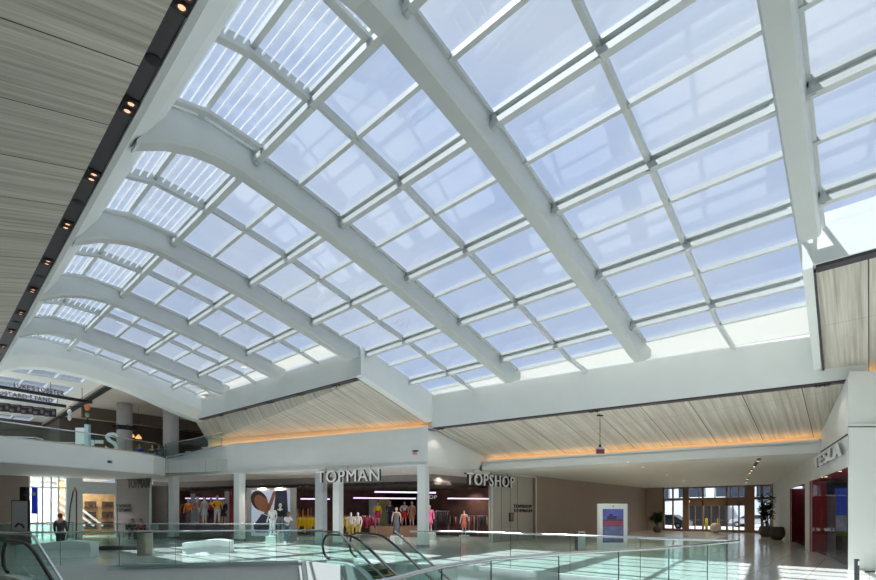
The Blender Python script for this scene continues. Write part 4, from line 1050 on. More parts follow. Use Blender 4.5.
for px, tt, col, lab, hc in ((132.5, 30.6, (58, 56, 60), 'person with long black hair in dark clothes seated before the far left panel wall', True), (141, 30.2, (176, 70, 74), 'person in a red top seated before the far left panel wall', False)):
    q = ground(px, tt); chair(q, FACE + .5, 'dark cafe chair under the %s' % ('person with long black hair' if hc else 'person in the red top'))
    figure('person', lab, 'person', q, FACE + .5, 1.72, 'sit', [('shirt', col), ('trousers', (50, 52, 60))], SKIN, HAIRB, hc, shoes=SHOE)
q = ground(124.5, 30.9); chair(q, FACE - .4, 'empty dark cafe chair left of the seated people', (58, 34, 30))
q = ground(156, 29.7); chair(q, FACE + .9, 'empty pale grey cafe chair right of the seated people', (150, 156, 156))
q = ground(137, 29.3); t = thing('cafe_table', 'small round cafe table in front of the seated people', 'table', q)
b = MB(); b.lathe([(.33, .71), (.34, .73), (.33, .745)], n=20); b.build('top', DMETAL, t); b = MB(); b.lathe([(.22, 0), (.22, .02), (.03, .04), (.025, .7)], n=14); b.build('pedestal', DMETAL, t)
q = ground(60.5, 19.2); figure('person', 'person in dark grey jacket and red-black cap seen over the rail at left', 'person', q, FACE + PI, 1.66, 'stand', [('shirt', (62, 66, 72)), ('trousers', (44, 44, 50))], SKIN, mat('cap_red', (120, 28, 36), .7), shoes=SHOE)
UZ = H(3.15)
for px, tt, col, lab, h_ in ((139.2, 33.8, (24, 72, 190), 'person in bright blue top on the upper dining level', HAIRB), (152.5, 31.4, (66, 74, 92), 'person in grey-blue jacket seated at the upper rail', HAIRR), (159, 31.0, (84, 98, 140), 'person in pale blue shirt seated at the upper rail by the round column', HAIRB)):
    q = ground(px, tt, UZ); figure('person', lab, 'person', q, FACE + .3, 1.7, 'stand' if px < 150 else 'sit', [('shirt', col), ('trousers', (40, 40, 48))], SKIN, h_, shoes=SHOE)
    if px > 150: cch = chair(q, FACE + .3, 'dark chair under the person in %s' % ('grey-blue jacket' if px < 158 else 'pale blue shirt')); cch['group'] = 'chairs at the upper rail'

def plinth(px, tt, h_, w, label, m=None):
    q = ground(px, tt); b = MB(); b.box((0, 0, h_ / 2), (w, .7, h_)); o = b.build('display_plinth', m or WHITE, loc=q, rz=FACE, bevel=.01); tag(o, label, 'plinth', 'display plinths in the shop'); return o
manq = [
 (351, 29.0, 0, 1.72, 'stand', [('shirt', (236, 232, 222)), ('trousers', (206, 186, 84))], None, 'mannequin in white shirt and yellow trousers, left of the pair right of the close columns', MANQ),
 (358, 29.7, 0, 1.72, 'stand', [('shirt', (240, 238, 230)), ('trousers', (212, 196, 120))], None, 'mannequin in white shirt and pale yellow trousers, right of the pair', MANQ),
 (377.5, 33, .75, 1.7, 'stand', [('shirt', (240, 206, 22)), ('skirt', (190, 30, 86))], HAIRB, 'mannequin in bright yellow top and magenta skirt', MANQS),
 (390, 33.2, .75, 1.75, 'hip', [('coat', (52, 58, 88)), ('trousers', (52, 58, 88))], mat('hat_pink', (196, 120, 130), .7), 'mannequin in navy suit and pink hat', MANQS),
 (396.5, 28.6, .28, 1.72, 'stand', [('long_dress', (92, 100, 104))], HAIRY, 'blond mannequin in long grey dress in front of the raised display', MANQS),
 (404.5, 33.4, .75, 1.72, 'hip', [('shirt', (226, 214, 214)), ('skirt', (206, 28, 40))], HAIRR, 'mannequin in pale top and bright red skirt', MANQS),
 (411.8, 33, .72, 1.72, 'stand', [('dress', (178, 120, 96))], HAIRY, 'mannequin in patterned orange dress left of the corner column', MANQS),
 (429.5, 29.6, .42, 1.75, 'stand', [('coat', (232, 110, 170)), ('dress', (232, 110, 170))], None, 'mannequin in pink coat right of the corner column', MANQS),
 (464.2, 33.5, .1, 1.75, 'stand', [('dress', (240, 140, 120)), ('shirt', (216, 206, 206))], HAIRB, 'mannequin in coral dress between the clothing racks of the short storefront', MANQ),
 (188.5, 30.4, .85, 1.72, 'stand', [('coat', (240, 126, 26)), ('trousers', (120, 112, 110))], HAIRB, 'mannequin in orange jacket at the left of the display window', MANQS),
 (197.5, 30.6, .95, 1.8, 'hip', [('shirt', (196, 140, 130)), ('trousers', (150, 160, 156))], HAIRR, 'mannequin in dusty pink top and grey trousers in the display window', MANQ),
 (204.5, 30.2, .9, 1.8, 'stand', [('coat', (198, 176, 170)), ('skirt', (186, 190, 196))], HAIRB, 'mannequin in beige coat and white skirt in the display window', MANQ),
 (211, 30.6, .85, 1.75, 'stand', [('shirt', (202, 60, 50)), ('trousers', (60, 40, 60))], HAIRB, 'mannequin in red top and dark trousers in the display window', MANQS),
 (217.4, 30.0, .95, 1.8, 'hip', [('shirt', (240, 176, 24)), ('trousers', (210, 200, 196))], HAIRY, 'mannequin in golden yellow top in the display window', MANQS),
 (223.6, 30.7, .85, 1.7, 'stand', [('coat', (58, 52, 88)), ('skirt', (80, 60, 90))], HAIRB, 'mannequin in navy coat in the display window', MANQS),
 (272.5, 26.9, .35, 1.75, 'stand', [('tee', (236, 238, 240)), ('trousers', (226, 230, 232))], None, 'white mannequin in white t-shirt, left one before the face poster', MANQ),
 (280.3, 27.8, .45, 1.75, 'stand', [('shirt', (44, 42, 48)), ('trousers', (120, 130, 140))], mat('pale_cap', (232, 232, 228), .6), 'white mannequin in black top, right one before the face poster', MANQ)]
for px, tt, bz, hh, pose, cl_, hr, lab, sk in manq:
    q = ground(px, tt, bz); figure('mannequin', lab, 'mannequin', q, FACE + random.uniform(-.4, .4), hh, pose, cl_, sk, hr, group='dressed mannequins')
def platform(pa, pb, tt, h_, d_, label, m):
    a, b = ground(pa, tt), ground(pb, tt); q = (a + b) / 2; bb = MB(); bb.box((0, 0, h_ / 2), ((b - a).length, d_, h_)); tag(bb.build('display_platform', m, loc=q, rz=face_angle(a, b), bevel=.01), label, 'platform')
platform(371, 418, 33.2, .75, 1.1, 'raised wooden display platform behind the corner column', mat('platform_wood', (150, 120, 92), .5))
platform(184, 228, 30.4, .85, 1.0, 'low dark display platform under the window mannequins', mat('platform_dark', (84, 76, 74), .5))
plinth(396.5, 28.6, .28, .7, 'low white plinth under the mannequin in the long grey dress')
plinth(429.5, 29.6, .42, .8, 'white plinth under the mannequin in the pink coat')
plinth(464.2, 33.5, .10, .7, 'thin white plinth under the mannequin in the coral dress')
plinth(272.5, 26.9, .35, .55, 'white plinth under the mannequin in the white t-shirt')
plinth(280.3, 27.8, .45, .5, 'white plinth under the mannequin in the black top')

# clothing racks
def garment_mesh(k):
    key = ('g', k)
    if key in CACHE: return CACHE[key]
    L_ = (.75, 1.0, .6)[k]; mb = MB()
    mb.ell([(0, 0, -L_, .03, .24), (0, 0, -L_ * .5, .035, .20), (0, 0, -.12, .035, .21), (0, 0, -.05, .02, .10), (0, 0, -.03, .012, .03)], 10)
    for s in (-1, 1): mb.tube([(0, s * .18, -.1), (0, s * .24, -.35), (0, s * .25, -.55)], [.035, .03, .022], 6)
    me = bpy.data.meshes.new('garment'); me.from_pydata(mb.v, [], mb.f)
    for p_ in me.polygons: p_.use_smooth = True
    CACHE[key] = me; return me
def rack(px, tt, w, rz, cols, label, short, z=0, h_=1.45):
    q = ground(px, tt, z); t = thing('clothing_rack', label, 'clothing rack', q, rz, 'clothing racks in the shop')
    b = MB(); b.tube([(-w / 2, 0, h_), (w / 2, 0, h_)], .015, 6); b.build('hanging_rail', CHROME, t)
    for s in (-1, 1):
        b = MB(); b.tube([(s * w / 2, 0, 0), (s * w / 2, 0, h_)], .016, 6); b.tube([(s * w / 2, -.25, .02), (s * w / 2, .25, .02)], .016, 6); b.build('upright', CHROME, t)
    n = int(w / .12); R_ = Matrix.Rotation(rz, 4, 'Z')
    for i in range(n):
        x = -w / 2 + .08 + (w - .16) * i / max(1, n - 1); c = cols[i % len(cols)]
        me = garment_mesh(random.randrange(3)).copy(); me.materials.append(fabric(c)); o = bpy.data.objects.new('garment', me); C.objects.link(o)
        o.location = q + R_ @ Vector((x, 0, h_ - .01)); o.rotation_euler = (0, 0, rz)
        tag(o, 'garment hanging on the ' + short, 'garment', 'garments on the ' + short)
YEL = [(226, 186, 20), (236, 200, 40)]; MAG = [(156, 34, 74), (120, 30, 50), (180, 60, 90)]; DK = [(44, 46, 58), (34, 34, 40), (64, 66, 76)]
MIX = [(60, 40, 40), (178, 150, 120), (40, 40, 52), (150, 60, 50), (200, 180, 160), (90, 70, 60)]
rack(308, 29, 1.3, FACE, YEL, 'clothing rack of yellow garments left of the close columns', 'rack of yellow garments left of the close columns')
rack(343, 29.5, .9, FACE, YEL, 'clothing rack of yellow garments right of the close columns', 'rack of yellow garments right of the close columns')
rack(369, 30, .9, FACE, MAG, 'clothing rack of magenta garments beside the yellow-top mannequin', 'rack of magenta garments')
rack(442, 27.6, .8, FACE, DK, 'clothing rack of dark garments right of the pink coat', 'rack of dark garments', 0, 1.75)
rack(453, 34.6, .8, FACE, MIX, 'clothing rack of mixed garments left of the coral dress', 'rack left of the coral dress')
rack(475, 32.5, 1.2, FACE, MIX[::-1], 'clothing rack of mixed garments right of the coral dress', 'rack right of the coral dress')
rack(484, 31, .8, FACE, DK + MIX, 'clothing rack of dark mixed garments beside the pale panel wall', 'rack beside the pale panel wall')
rack(466, 35.5, 2.6, FACE, MIX, 'long upper clothing rack at the back of the short storefront', 'long back rack', .0, 2.1)
rack(300, 34, 1.6, FACE, [(150, 40, 60), (60, 40, 44), (190, 150, 60)], 'clothing rack behind the yellow rack', 'rack behind the yellow rack', 0, 2.0)
rack(181, 32.5, 1.0, FACE, [(214, 110, 40), (70, 44, 30)], 'clothing rack of orange and brown garments by the display window', 'rack of orange garments', .5, 1.7)

# posters and window panels in the storefront
def panel(pa, pb, tt, z0, z1, m, name, label, cat, th=.12, dt=0):
    a, b = ground(pa, tt), ground(pb, tt + dt); q = (a + b) / 2; t = thing(name, label, cat, q, face_angle(a, b)); W_ = (b - a).length
    bb = MB(); bb.box((0, 0, (z0 + z1) / 2), (W_, th, z1 - z0)); bb.build('board', m, t, bevel=.008); return t, W_
t, W_ = panel(247, 296.5, 28.2, 0, 3.12, mat('panel_olive', (150, 152, 146), .6), 'poster_wall', 'grey display wall carrying the large face poster', 'display wall')
t, W_ = panel(251.5, 290, 28.0, .3, 2.98, mat('poster_lilac', (196, 202, 222), .5, emit=.25, noise=.05), 'poster', 'large lit poster with a tilted brown face and dark clothing', 'poster', .04)
def flat(poly, m, nm, par, y=-.03, th=.012): mb = MB(); mb.slab([Vector((x, y, z)) for x, z in poly], th, (0, -1, 0)); return mb.build(nm, m, par)
def oval(cx, cz, rx_, rz_, rot=0, n=18): return [(cx + rx_ * math.cos(a) * math.cos(rot) - rz_ * math.sin(a) * math.sin(rot), cz + rx_ * math.cos(a) * math.sin(rot) + rz_ * math.sin(a) * math.cos(rot)) for a in [2 * PI * i / n for i in range(n)]]
PS = mat('printed_skin', (150, 92, 66), .6, noise=.1); PD = mat('printed_dark', (52, 54, 72), .6, noise=.3, scale=4); PL_ = mat('printed_pale', (214, 214, 222), .6)
flat(oval(-.66, 2.36, .46, .62, .5), mat('printed_hair', (60, 36, 28), .6), 'printed_hair', t, -.02)
flat(oval(-.52, 2.2, .36, .56, .6), PS, 'printed_face', t, -.03)
flat([(.15, 2.9), (.35, 2.95), (.05, 2.0), (-.15, 1.5), (-.4, 1.6), (-.1, 2.2)], PS, 'printed_arm', t, -.03)
flat([(.3, 2.95), (.95, 2.95), (1.05, 1.2), (.8, .5), (.1, .5), (.2, 1.8)], PD, 'printed_coat', t, -.03)
flat([(-1.0, .9), (-.5, 1.6), (0, 1.4), (.1, .5), (-.9, .5)], PD, 'printed_collar', t, -.028)
t, W_ = panel(240.5, 249.5, 28.6, 0, 2.95, mat('panel_taupe', (168, 164, 160), .6), 'display_board', 'narrow grey display panel right of the leftmost white column', 'display panel')
t, W_ = panel(242, 247.5, 28.45, 1.2, 2.4, mat('poster_pink', (232, 180, 190), .5, emit=.2), 'poster', 'small pale pink poster on the narrow grey panel', 'poster', .03)
t, W_ = panel(191, 195, 31.5, 0, 2.9, mat('panel_silver', (176, 182, 190), .4), 'display_board', 'narrow silver backdrop panel behind the orange jacket', 'display panel')
t, W_ = panel(225, 231.5, 31.9, 0, 3.1, mat('panel_pale', (196, 196, 206), .5), 'display_board', 'pale backdrop panel at the right of the mannequin window', 'display panel')
t, W_ = panel(229.6, 231.6, 30.0, 0, 3.05, mat('panel_red', (150, 40, 44), .5), 'display_board', 'slim red panel at the right of the mannequin window', 'display panel')
t, W_ = panel(379, 389, 34.5, .5, 2.7, mat('panel_green', (150, 156, 110), .6), 'display_board', 'tall olive display panel behind the yellow-top mannequin', 'display panel')
t, W_ = panel(369, 378, 35, .9, 2.6, mat('panel_greyblue', (160, 168, 176), .5), 'display_board', 'grey-blue display panel behind the magenta rack', 'display panel')
t = thing('light_box', 'small framed dark poster box on the pale grey panel wall', 'poster', on_line(511.5, (16, 15.7), (27, 15.7)) + Vector((0, 0, 1.15)), 0)
b = MB(); b.box((0, 0, .25), (.42, .06, .5)); b.build('frame', BLACK, t); b = MB(); b.box((0, -.035, .25), (.34, .01, .42)); b.build('print', mat('print_pale', (150, 110, 110), .5, noise=.4, scale=8), t)
t = thing('store_sign', 'small white letter sign beside the lilac light inside the shop', 'sign', ground(431, 30, H(.82)), FACE); text_mesh('letters', 'TOP', .75, .24, .04, SIGNW, t, .01)

# ------------------------------------------------------------ concourse furniture
t = thing('information_kiosk', 'tall white information kiosk with blue and red screen before the taupe wall', 'kiosk', ground(612, 21.0), FACE + .06)
b = MB(); b.box((0, 0, 1.03), (1.26, .22, 2.06)); b.build('cabinet', WHITE, t, bevel=.02)
b = MB(); b.box((.22, .25, 1.03), (1.1, .3, 2.06)); b.build('rear_cabinet', mat('kiosk_grey', (196, 204, 206), .4), t, bevel=.02)
KS = None
KB = mat('kiosk_blue', (70, 78, 150), .3, emit=.35, noise=.35, scale=3); KR = mat('kiosk_red', (130, 50, 84), .3, emit=.25, noise=.3, scale=6); KD = mat('kiosk_dark', (44, 34, 70), .3, emit=.3, noise=.3)
s_ = MB(); s_.box((0, -.112, 1.1), (.92, .01, 1.46)); KS = s_.build('screen', BLACK, t)
for z0, z1, m_, n_ in ((1.36, 1.82, KB, 'picture'), (1.10, 1.33, KR, 'banner'), (.40, 1.08, mat('kiosk_slate', (78, 88, 128), .3, emit=.25, noise=.3, scale=5), 'listing')):
    b = MB(); b.box((0, -.12, (z0 + z1) / 2), (.88, .01, z1 - z0)); b.build(n_, m_, KS)
b = MB(); b.box((-.06, -.128, 1.45), (.42, .01, .16)); b.box((-.1, -.128, 1.56), (.16, .01, .12)); b.build('picture_figure', KD, KS)
b = MB(); b.ball((0, -.12, 1.94), .03, 8); b.build('camera_lens', BLACK, t)
def bin_(px, tt, r, h_, label, m):
    t = thing('waste_bin', label, 'bin', ground(px, tt)); b = MB(); b.lathe([(r, 0), (r, h_ - .12), (r * .98, h_ - .1)], n=24); b.build('body', m, t)
    b = MB(); b.lathe([(r * 1.02, h_ - .1), (r * 1.02, h_ - .02), (r * .7, h_), (r * .62, h_ - .04)], n=24); b.build('rim', DMETAL, t)
bin_(145, 18.9, .27, .98, 'round brushed metal waste bin behind the far guard rail glass', mat('bin_bronze', (150, 138, 124), .35, .5))
t = thing('waste_bin', 'slim square waste bin left of the information kiosk', 'bin', ground(580.5, 21.5), FACE)
b = MB(); b.box((0, 0, .42), (.34, .34, .84)); b.build('body', mat('bin_grey', (176, 182, 180), .4), t, bevel=.02); b = MB(); b.box((-.19, 0, .42), (.04, .36, .86)); b.build('side_panel', CHAR, t); b = MB(); b.box((0, -.175, .7), (.2, .01, .12)); b.build('opening', BLACK, t)
def bench(pa, pb, tt, dt, h_, label):
    a, b = ground(pa, tt), ground(pb, tt + dt); q = (a + b) / 2; L_ = (b - a).length; t = thing('sculpted_bench', label, 'bench', q, face_angle(a, b), 'white sculpted benches')
    mb = MB(); n = 14; rings = []
    for k in range(n + 1):
        x = -L_ / 2 + L_ * k / n; u_ = k / n; tw = .12 * math.sin(u_ * PI); hh = h_ * (1 - .12 * math.cos(u_ * PI * 1.5))
        rings.append([Vector((x, -.42 - tw, 0)), Vector((x, -.34 + tw, hh * .5)), Vector((x, -.45 + tw * .5, hh)), Vector((x, .42, hh)), Vector((x, .36 + tw, hh * .5)), Vector((x, .42, 0))])
    mb.loft(rings); mb.build('seat', mat('cast_white', (216, 222, 222), .4), t, bevel=.02)
    return t
bench(22, 95, 17.6, .6, .56, 'white sculpted bench seen through glass at the left, before the dark mat')
bench(185, 232, 19.8, .4, .50, 'white sculpted bench seen through glass left of the white column')
q = ground(122, 21.5); b = MB(); b.slab([Vector((-1.3, -.3, .02)), Vector((1.4, -.1, .02)), Vector((-.2, .9, .02)), Vector((-1.4, .7, .02))], .16); tag(b.build('low_planter', mat('planter_dark', (56, 48, 50), .5, noise=.2), loc=q, rz=FACE), 'low dark wedge on the floor behind the waste bin', 'planter')

# plants by the entrance corridor
def big_pot(px, tt, r, h_, label, plant=None):
    q = ground(px, tt); t = thing('potted_plant' if plant else 'round_planter', label, 'plant' if plant else 'planter', q)
    b = MB(); b.lathe([(r * .55, 0), (r * .9, h_ * .25), (r, h_ * .55), (r * .88, h_ * .9), (r * .78, h_), (r * .7, h_ * .97), (r * .68, h_ * .8)], n=26); b.build('pot', mat('dark_stone', (78, 72, 68), .6, noise=.15), t, smooth=True)
    if plant:
        st = MB(); lf = MB(); rnd = random.Random(int(px))
        for k in range(9):
            a = rnd.uniform(0, 2 * PI); tip = Vector((math.cos(a) * rnd.uniform(.15, .5), math.sin(a) * rnd.uniform(.15, .5), h_ + rnd.uniform(.7, plant)))
            st.tube([(0, 0, h_ * .8), Vector((tip.x * .35, tip.y * .35, (h_ + tip.z) / 2)), tip], [.025, .018, .01], 5)
            for j in range(46):
                c = Vector((tip.x * .35, tip.y * .35, (h_ + tip.z) / 2)).lerp(tip, rnd.uniform(0, 1.05)); aa = rnd.uniform(0, 2 * PI); el = rnd.uniform(-.5, .7); L_ = rnd.uniform(.28, .46)
                d = Vector((math.cos(aa) * math.cos(el), math.sin(aa) * math.cos(el), math.sin(el))); sd = d.cross(Vector((0, 0, 1))).normalized() * L_ * .22; up = Vector((0, 0, .006))
                lf.add([c, c + d * L_ * .5 + sd + up, c + d * L_ - Vector((0, 0, .05)), c + d * L_ * .5 - sd + up], [(0, 1, 2, 3)])
        st.build('stems', mat('stem_brown', (82, 62, 44), .7), t); lf.build('leaves', mat('leaf_dark_green', (48, 78, 42), .5, noise=.3, scale=5), t)
big_pot(766.5, 33.0, .48, .72, 'leafy green plant in a round dark pot at the end of the corridor', 2.3)
big_pot(777, 29.2, .42, .80, 'empty-looking round dark stone planter, nearer than the leafy plant')
big_pot(657.5, 40, .35, .5, 'small green plant in a dark pot at the left of the entrance doors', 1.2)
q = ground(715.5, 39); t = thing('ball_chair', 'round white tub chair in front of the entrance doors', 'chair', q); b = MB(); b.ball((0, 0, .42), .42, 18, (1, 1, 1)); b.build('shell', mat('cream_shell', (206, 196, 184), .5), t, smooth=True); b = MB(); b.lathe([(.28, 0), (.3, .04), (.12, .1)], n=18); b.build('base', CHROME, t)

# hanging exit sign and fascia details
fv = lambda y: 19.1 - .152 * y
r_ = ray(600, 417); tt = 9.92 / (.1983 + .31 * (r_.x + .152 * r_.y)) ; hook = at_depth(600, 417, 19.2)
t = thing('hanging_sign', 'small red-faced sign hung on a rod below the corridor soffit', 'sign', (hook.x, hook.y, H(2.32)), FACE)
b = MB(); b.box((0, 0, 1.55), (.24, .08, .05)); b.build('mount', BLACK, t); b = MB(); b.tube([(0, 0, .40), (0, 0, 1.54)], .012, 6); b.build('rod', DMETAL, t)
b = MB(); b.box((0, 0, .14), (.34, .07, .26)); b.build('box', mat('sign_housing', (170, 176, 180), .4), t); b = MB(); b.box((0, -.04, .10), (.32, .01, .18)); b.build('face', mat('sign_red', (120, 44, 50), .5), t); b = MB(); b.lathe([(.05, .27), (.05, .36), (.02, .40)], n=10); b.build('swivel', BLACK, t)
q = on_line(415, (16.3, 15.6), (10.9, 33.5)); t = thing('fire_alarm', 'small red alarm unit on the white bulkhead left of the corner', 'alarm', (q.x, q.y, H(2.72)), face_angle(TM_B, TM_A))
b = MB(); b.box((0, 0, .06), (.2, .1, .12)); b.build('base', mat('alarm_red', (214, 150, 146), .5), t); b = MB(); b.box((.04, -.04, .17), (.24, .16, .07)); b.build('head', CHAR, t)
q = on_line(109, (2.8, 28.3), (9.6, 30.7)); t = thing('ceiling_camera', 'small grey dome unit on the white slab edge of the upper level', 'camera', (q.x, q.y, H(2.66)), 0); b = MB(); b.ball((0, 0, 0), .13, 12, (1, .6, .6)); b.build('dome', DMETAL, t, smooth=True); b = MB(); b.box((0, .05, 0), (.34, .04, .2)); b.build('plate', GREYW, t)

# things beside the right wall
t = thing('gate_post', 'short dark metal gate post at the bottom right corner', 'post', ground(856.8, 9.0), FACE)
b = MB(); b.box((0, 0, .41), (.055, .06, .82)); b.build('post', DMETAL, t, bevel=.006); b = MB(); b.box((-.03, -.01, .2), (.05, .07, .4)); b.build('clamp', CHAR, t); b = MB(); b.box((0, -.035, .74), (.03, .01, .08)); b.build('latch', CHROME, t)
t = thing('glass_gate', 'clear glass gate panel with a small black plate at the bottom right corner', 'gate', ground(869.5, 9.05), FACE)
b = MB(); b.box((0, 0, .45), (.20, .012, .9)); b.build('pane', SHOPGLASS, t); b = MB(); b.box((0, -.012, .575), (.19, .01, .035)); b.build('plate', BLACK, t)

# ------------------------------------------------------------ upper dining level
def rcol(px, tt, r, z0, z1, label):
    q = ground(px, tt, H(z0)); t = thing('round_column', label, 'column', q, 0, 'round columns of the dining level')
    b = MB(); b.lathe([(r, 0), (r, z1 - z0)], n=28); b.build('shaft', mat('column_grey', (178, 174, 176), .6), t, smooth=True); b = MB(); b.lathe([(r + .03, 0), (r + .03, .15)], n=28); b.build('foot', CHROME, t); return t
rcol(124.5, 32.6, .46, 3.15, 7.6, 'round grey column in the middle of the dining level, with dark ring sign')
rcol(171, 31.9, .47, 3.15, 7.6, 'round grey column at the corner of the dining level')
q = ground(124.5, 32.6, H(5.55)); t = thing('ring_sign', 'dark ring sign around the middle round column', 'sign', q); b = MB(); b.lathe([(.50, 0), (.52, .3), (.50, .3)], n=24); b.build('band', BLACK, t); b = MB()
for k in range(8): a = k * PI / 4; b.box((.62 * math.cos(a), .62 * math.sin(a), .2), (.2, .05, .16), a); b.tube([(.5 * math.cos(a), .5 * math.sin(a), .15), (.75 * math.cos(a), .75 * math.sin(a), .35)], .02, 5)
b.build('cut_out_figures', BLACK, t)
def beam_sign(pa, ya, pb, yb, z, word, x0, x1, label, cs):
    a = at_depth(pa, ya, z * F / (HOR - ya)); b = at_depth(pb, yb, z * F / (HOR - yb)); d = b - a; m_ = (a + b) / 2; rz = face_angle(a, b)
    t = thing('hanging_shop_sign', label, 'sign', (m_.x, m_.y, H(z)), rz); L_ = math.hypot(d.x, d.y); q = MB(); q.box((0, 0, -.09), (L_, .12, .18)); q.build('beam', BLACK, t)
    for s in (-.4, .1, .4): q = MB(); q.tube([(s * L_, 0, 0), (s * L_, 0, 7.65 - z)], .015, 5); q.build('hanger', BLACK, t)
    Lw = L_ * (x1 - x0); f_ = text_mesh('letters', word, Lw, .27, .05, cs, t, .0); f_.location = (L_ * ((x0 + x1) / 2 - .5), -.02, .02)
DR = mat('sign_darkred', (70, 22, 30), .5)
beam_sign(-22, 381.5, 92, 401, 6.95, "LUKE'S LOBSTER", .28, .72, 'longer black hanging beam sign with dark red letters over the dining level', DR)
beam_sign(-30, 391, 66, 405, 7.1, 'CUSTARD STAND', .22, .84, 'shorter black hanging beam sign just above the row of menu boards', DR)
for k in range(6):
    a = at_depth(-8 + k * 11.7, 406 + k * 1.35, 33.5 + k * .25); t = thing('menu_board', 'dark hanging menu board with small pale pictures, in the row under the beam signs', 'menu board', a, FACE + .35, 'hanging menu boards')
    b = MB(); b.box((0, 0, 0), (.68, .06, .60)); b.build('board', BLACK, t); b = MB(); b.box((-.2, -.035, -.12), (.22, .01, .2)); b.box((.2, -.035, -.02), (.16, .01, .26)); b.box((0, -.035, .2), (.5, .01, .06)); b.build('pictures', mat('menu_picture', (112, 96, 98), .5, noise=.5, scale=8), t)
    b = MB(); b.tube([(0, 0, .3), (0, 0, 8.7 + 0.62 - a.z)], .012, 5); b.build('hanger', BLACK, t)
# pylon sign by the upper rail
t = thing('pylon_sign', 'white and pale blue pylon sign with orange head at the upper rail', 'sign', ground(87.5, 29.3, UZ), FACE)
b = MB(); b.box((0, 0, 1.1), (.26, .2, 2.2)); b.build('pylon', mat('pale_blue_panel', (176, 200, 214), .4, noise=.05), t, bevel=.01)
b = MB(); b.box((-.42, 0, 1.5), (.58, .1, 1.0)); b.build('board', WHITE, t); b = MB(); b.box((0, 0, 2.9), (.06, .06, 1.4)); b.build('mast', BLACK, t); b = MB(); b.box((-.55, 0, 3.3), (1.1, .05, .05)); b.build('arm', BLACK, t)
b = MB(); b.ball((0, -.02, 3.25), .17, 12, (1, .6, 1.3)); b.build('orange_disc', mat('orange_sign', (206, 124, 70), .5), t); b = MB(); b.ball((0, -.02, 2.78), .13, 12, (1, .6, 1.2)); b.build('green_disc', mat('green_sign', (128, 146, 96), .5), t)
b = MB(); b.ball((-1.1, 0, 2.95), .14, 10, (1, .5, 1.3)); b.ball((-1.1, 0, 2.6), .12, 10, (1, .5, 1.4)); b.build('white_figures', GREYW, t)
t = thing('logo_sign', 'pale round snake-like logo sign with small letters behind the upper glass rail', 'sign', ground(112, 31.0, H(3.9)), FACE + .2)
f_ = text_mesh('curl', 'S', .78, 1.25, .08, mat('pale_teal', (206, 224, 224), .5), t, .01); f_.location = (0, 0, 0)
b = MB(); b.ball((-1.15, 0, .55), .2, 10, (1, .4, 1)); b.box((-.75, 0, .62), (.5, .04, .22)); b.build('small_marks', MATS['pale_teal'], t); b = MB(); b.tube([(0, 0, 0), (0, 0, .3)], .03, 6); b.tube([(0, 0, 0), (0, 0, -.75)], .03, 6); b.build('stand', DMETAL, t)
for px, py in ((131.5, 436), (138.5, 437.5)):
    q = at_depth(px, py, 34.0); t = thing('pendant_lamp', 'glowing orange pendant lamp, %s one by the middle round column' % ('left' if px < 135 else 'right'), 'light', q, 0, 'orange pendant lamps')
    b = MB(); b.lathe([(.2, -.08), (.18, .02), (.08, .14), (.03, .2)], n=16); b.build('shade', mat('shade_amber', (250, 176, 110), .5, emit=1.6, noise=.1), t, smooth=True); b = MB(); b.tube([(0, 0, .2), (0, 0, H(7.6) - q.z)], .012, 5); b.build('cord', BLACK, t)
# counter and tables behind the upper rails
for k, (px, tt, w, h_, col, lab) in enumerate(((12, 27.5, 2.6, 1.1, (60, 52, 50), 'dark food counter at the left end of the upper level'), (48, 29.5, 3.2, 1.1, (86, 82, 80), 'grey food counter behind the upper rail, middle'), (102, 34.6, 2.6, 1.15, (74, 60, 54), 'brown food counter behind the pale logo sign'))):
    q = ground(px, tt, UZ); t = thing('food_counter', lab, 'counter', q, FACE + .25, 'food counters of the upper level'); b = MB(); b.box((0, 0, h_ / 2), (w, .7, h_)); b.build('body', mat('counter_%d' % k, col, .5, noise=.2, scale=3), t, bevel=.02); b = MB(); b.box((0, 0, h_ + .02), (w + .1, .8, .05)); b.build('top', GREYW, t)
for k, px in enumerate((187, 199, 211)):
    q = on_line(px, (13.2, 33.0), (15.2, 27.9), H(3.15)); t = thing('dining_table', 'small pale dining table behind the right upper rail, %s of three' % ('left', 'middle', 'right')[k], 'table', q, 0, 'dining tables behind the right upper rail')
    b = MB(); b.lathe([(.42, .74), (.43, .77), (.42, .78)], n=18); b.build('top', mat('table_teal', (190, 214, 206), .4), t); b = MB(); b.lathe([(.22, 0), (.03, .04), (.03, .74)], n=10); b.build('pedestal', DMETAL, t)
    for s in (-1, 1): c_ = chair(q + Vector((s * .72, -.42 * s, 0)), s * 1.2, 'pale chair at the %s dining table behind the right upper rail' % ('left', 'middle', 'right')[k], (196, 206, 204)); c_['group'] = 'pale chairs behind the right upper rail'

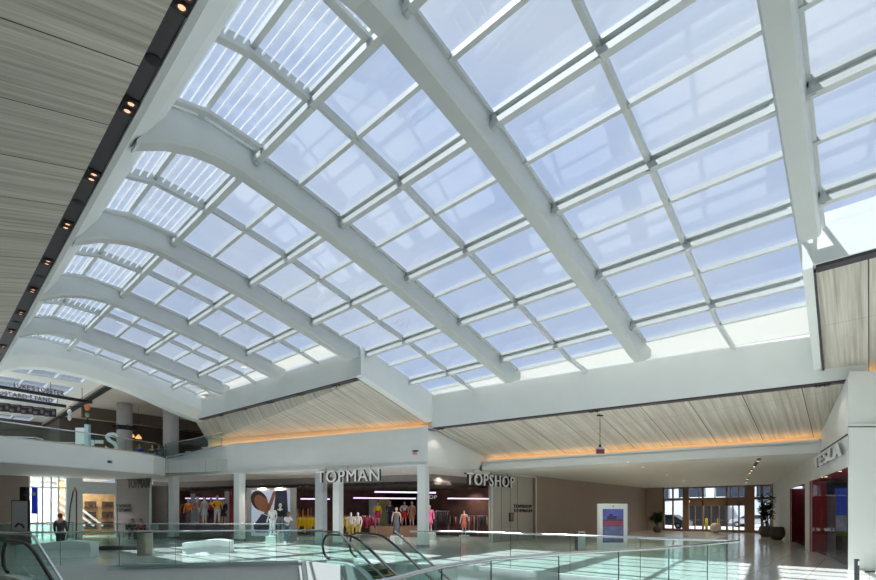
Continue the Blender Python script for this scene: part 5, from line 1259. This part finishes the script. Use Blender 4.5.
# ------------------------------------------------------------ far left: stand signs and curved loop
t = thing('stand_sign', 'grey framed stand sign with a black mark, behind the far rail at the left', 'sign', ground(20.5, 24.2), FACE)
b = MB(); b.box((0, 0, 1.5), (.78, .12, 1.5)); b.build('panel', mat('stand_grey', (176, 176, 178), .5), t, bevel=.01); b = MB(); b.box((0, .02, 1.5), (.86, .12, 1.58)); b.build('frame', BLACK, t); b = MB(); b.box((0, 0, .37), (.86, .3, .74)); b.build('base', CHAR, t)
b = MB(); b.tube([(-.2, -.07, .95), (-.05, -.07, 1.12), (.15, -.07, 1.05), (.25, -.07, .9)], .05, 6); b.build('mark', BLACK, t)
t = thing('speaker_tower', 'tall narrow black loudspeaker rising behind the stand sign', 'speaker', ground(24.5, 25.4), FACE)
b = MB(); b.box((0, 0, 2.45), (.32, .25, 1.15)); b.build('cabinet', BLACK, t, bevel=.02); b = MB(); b.box((0, .02, .95), (.1, .1, 1.9)); b.build('pole', BLACK, t); b = MB(); b.lathe([(.09, 0), (.09, .02)], (.0, 0, 0), 12); b.build('foot', BLACK, t); b = MB(); b.ball((.1, -.12, 2.6), .08, 8); b.build('cone', CHAR, t)
t = thing('banner', 'narrow bright blue banner with a white disc left of the bright shop front', 'banner', ground(34.5, 27.5), FACE)
b = MB(); b.box((0, 0, 2.35), (.30, .05, 1.5)); b.build('cloth', mat('banner_blue', (30, 50, 190), .5, emit=.4, noise=.3, scale=4), t); b = MB(); b.ball((-.03, -.03, 2.75), .12, 10, (1, .3, 1)); b.build('disc', WHITE, t); b = MB(); b.tube([(.17, 0, 0), (.17, 0, 3.1)], .02, 6); b.build('pole', DMETAL, t)
q = ground(72, 23.5); t = thing('curved_metal_loop', 'tall thin dark red metal loop standing before the white pier', 'sculpture', q, FACE)
b = MB(); b.tube([(-.45, 0, 0), (-.22, 0, .45), (-.14, 0, 1.3), (-.08, 0, 2.0), (.06, 0, 2.7), (.14, 0, 2.88), (.22, 0, 2.7), (.22, 0, 1.5), (.20, 0, .1)], .03, 8); b.build('loop', mat('dark_red_metal', (92, 48, 56), .4), t, smooth=True); b = MB(); b.box((0, 0, .02), (1.1, .3, .04)); b.build('base', BLACK, t)
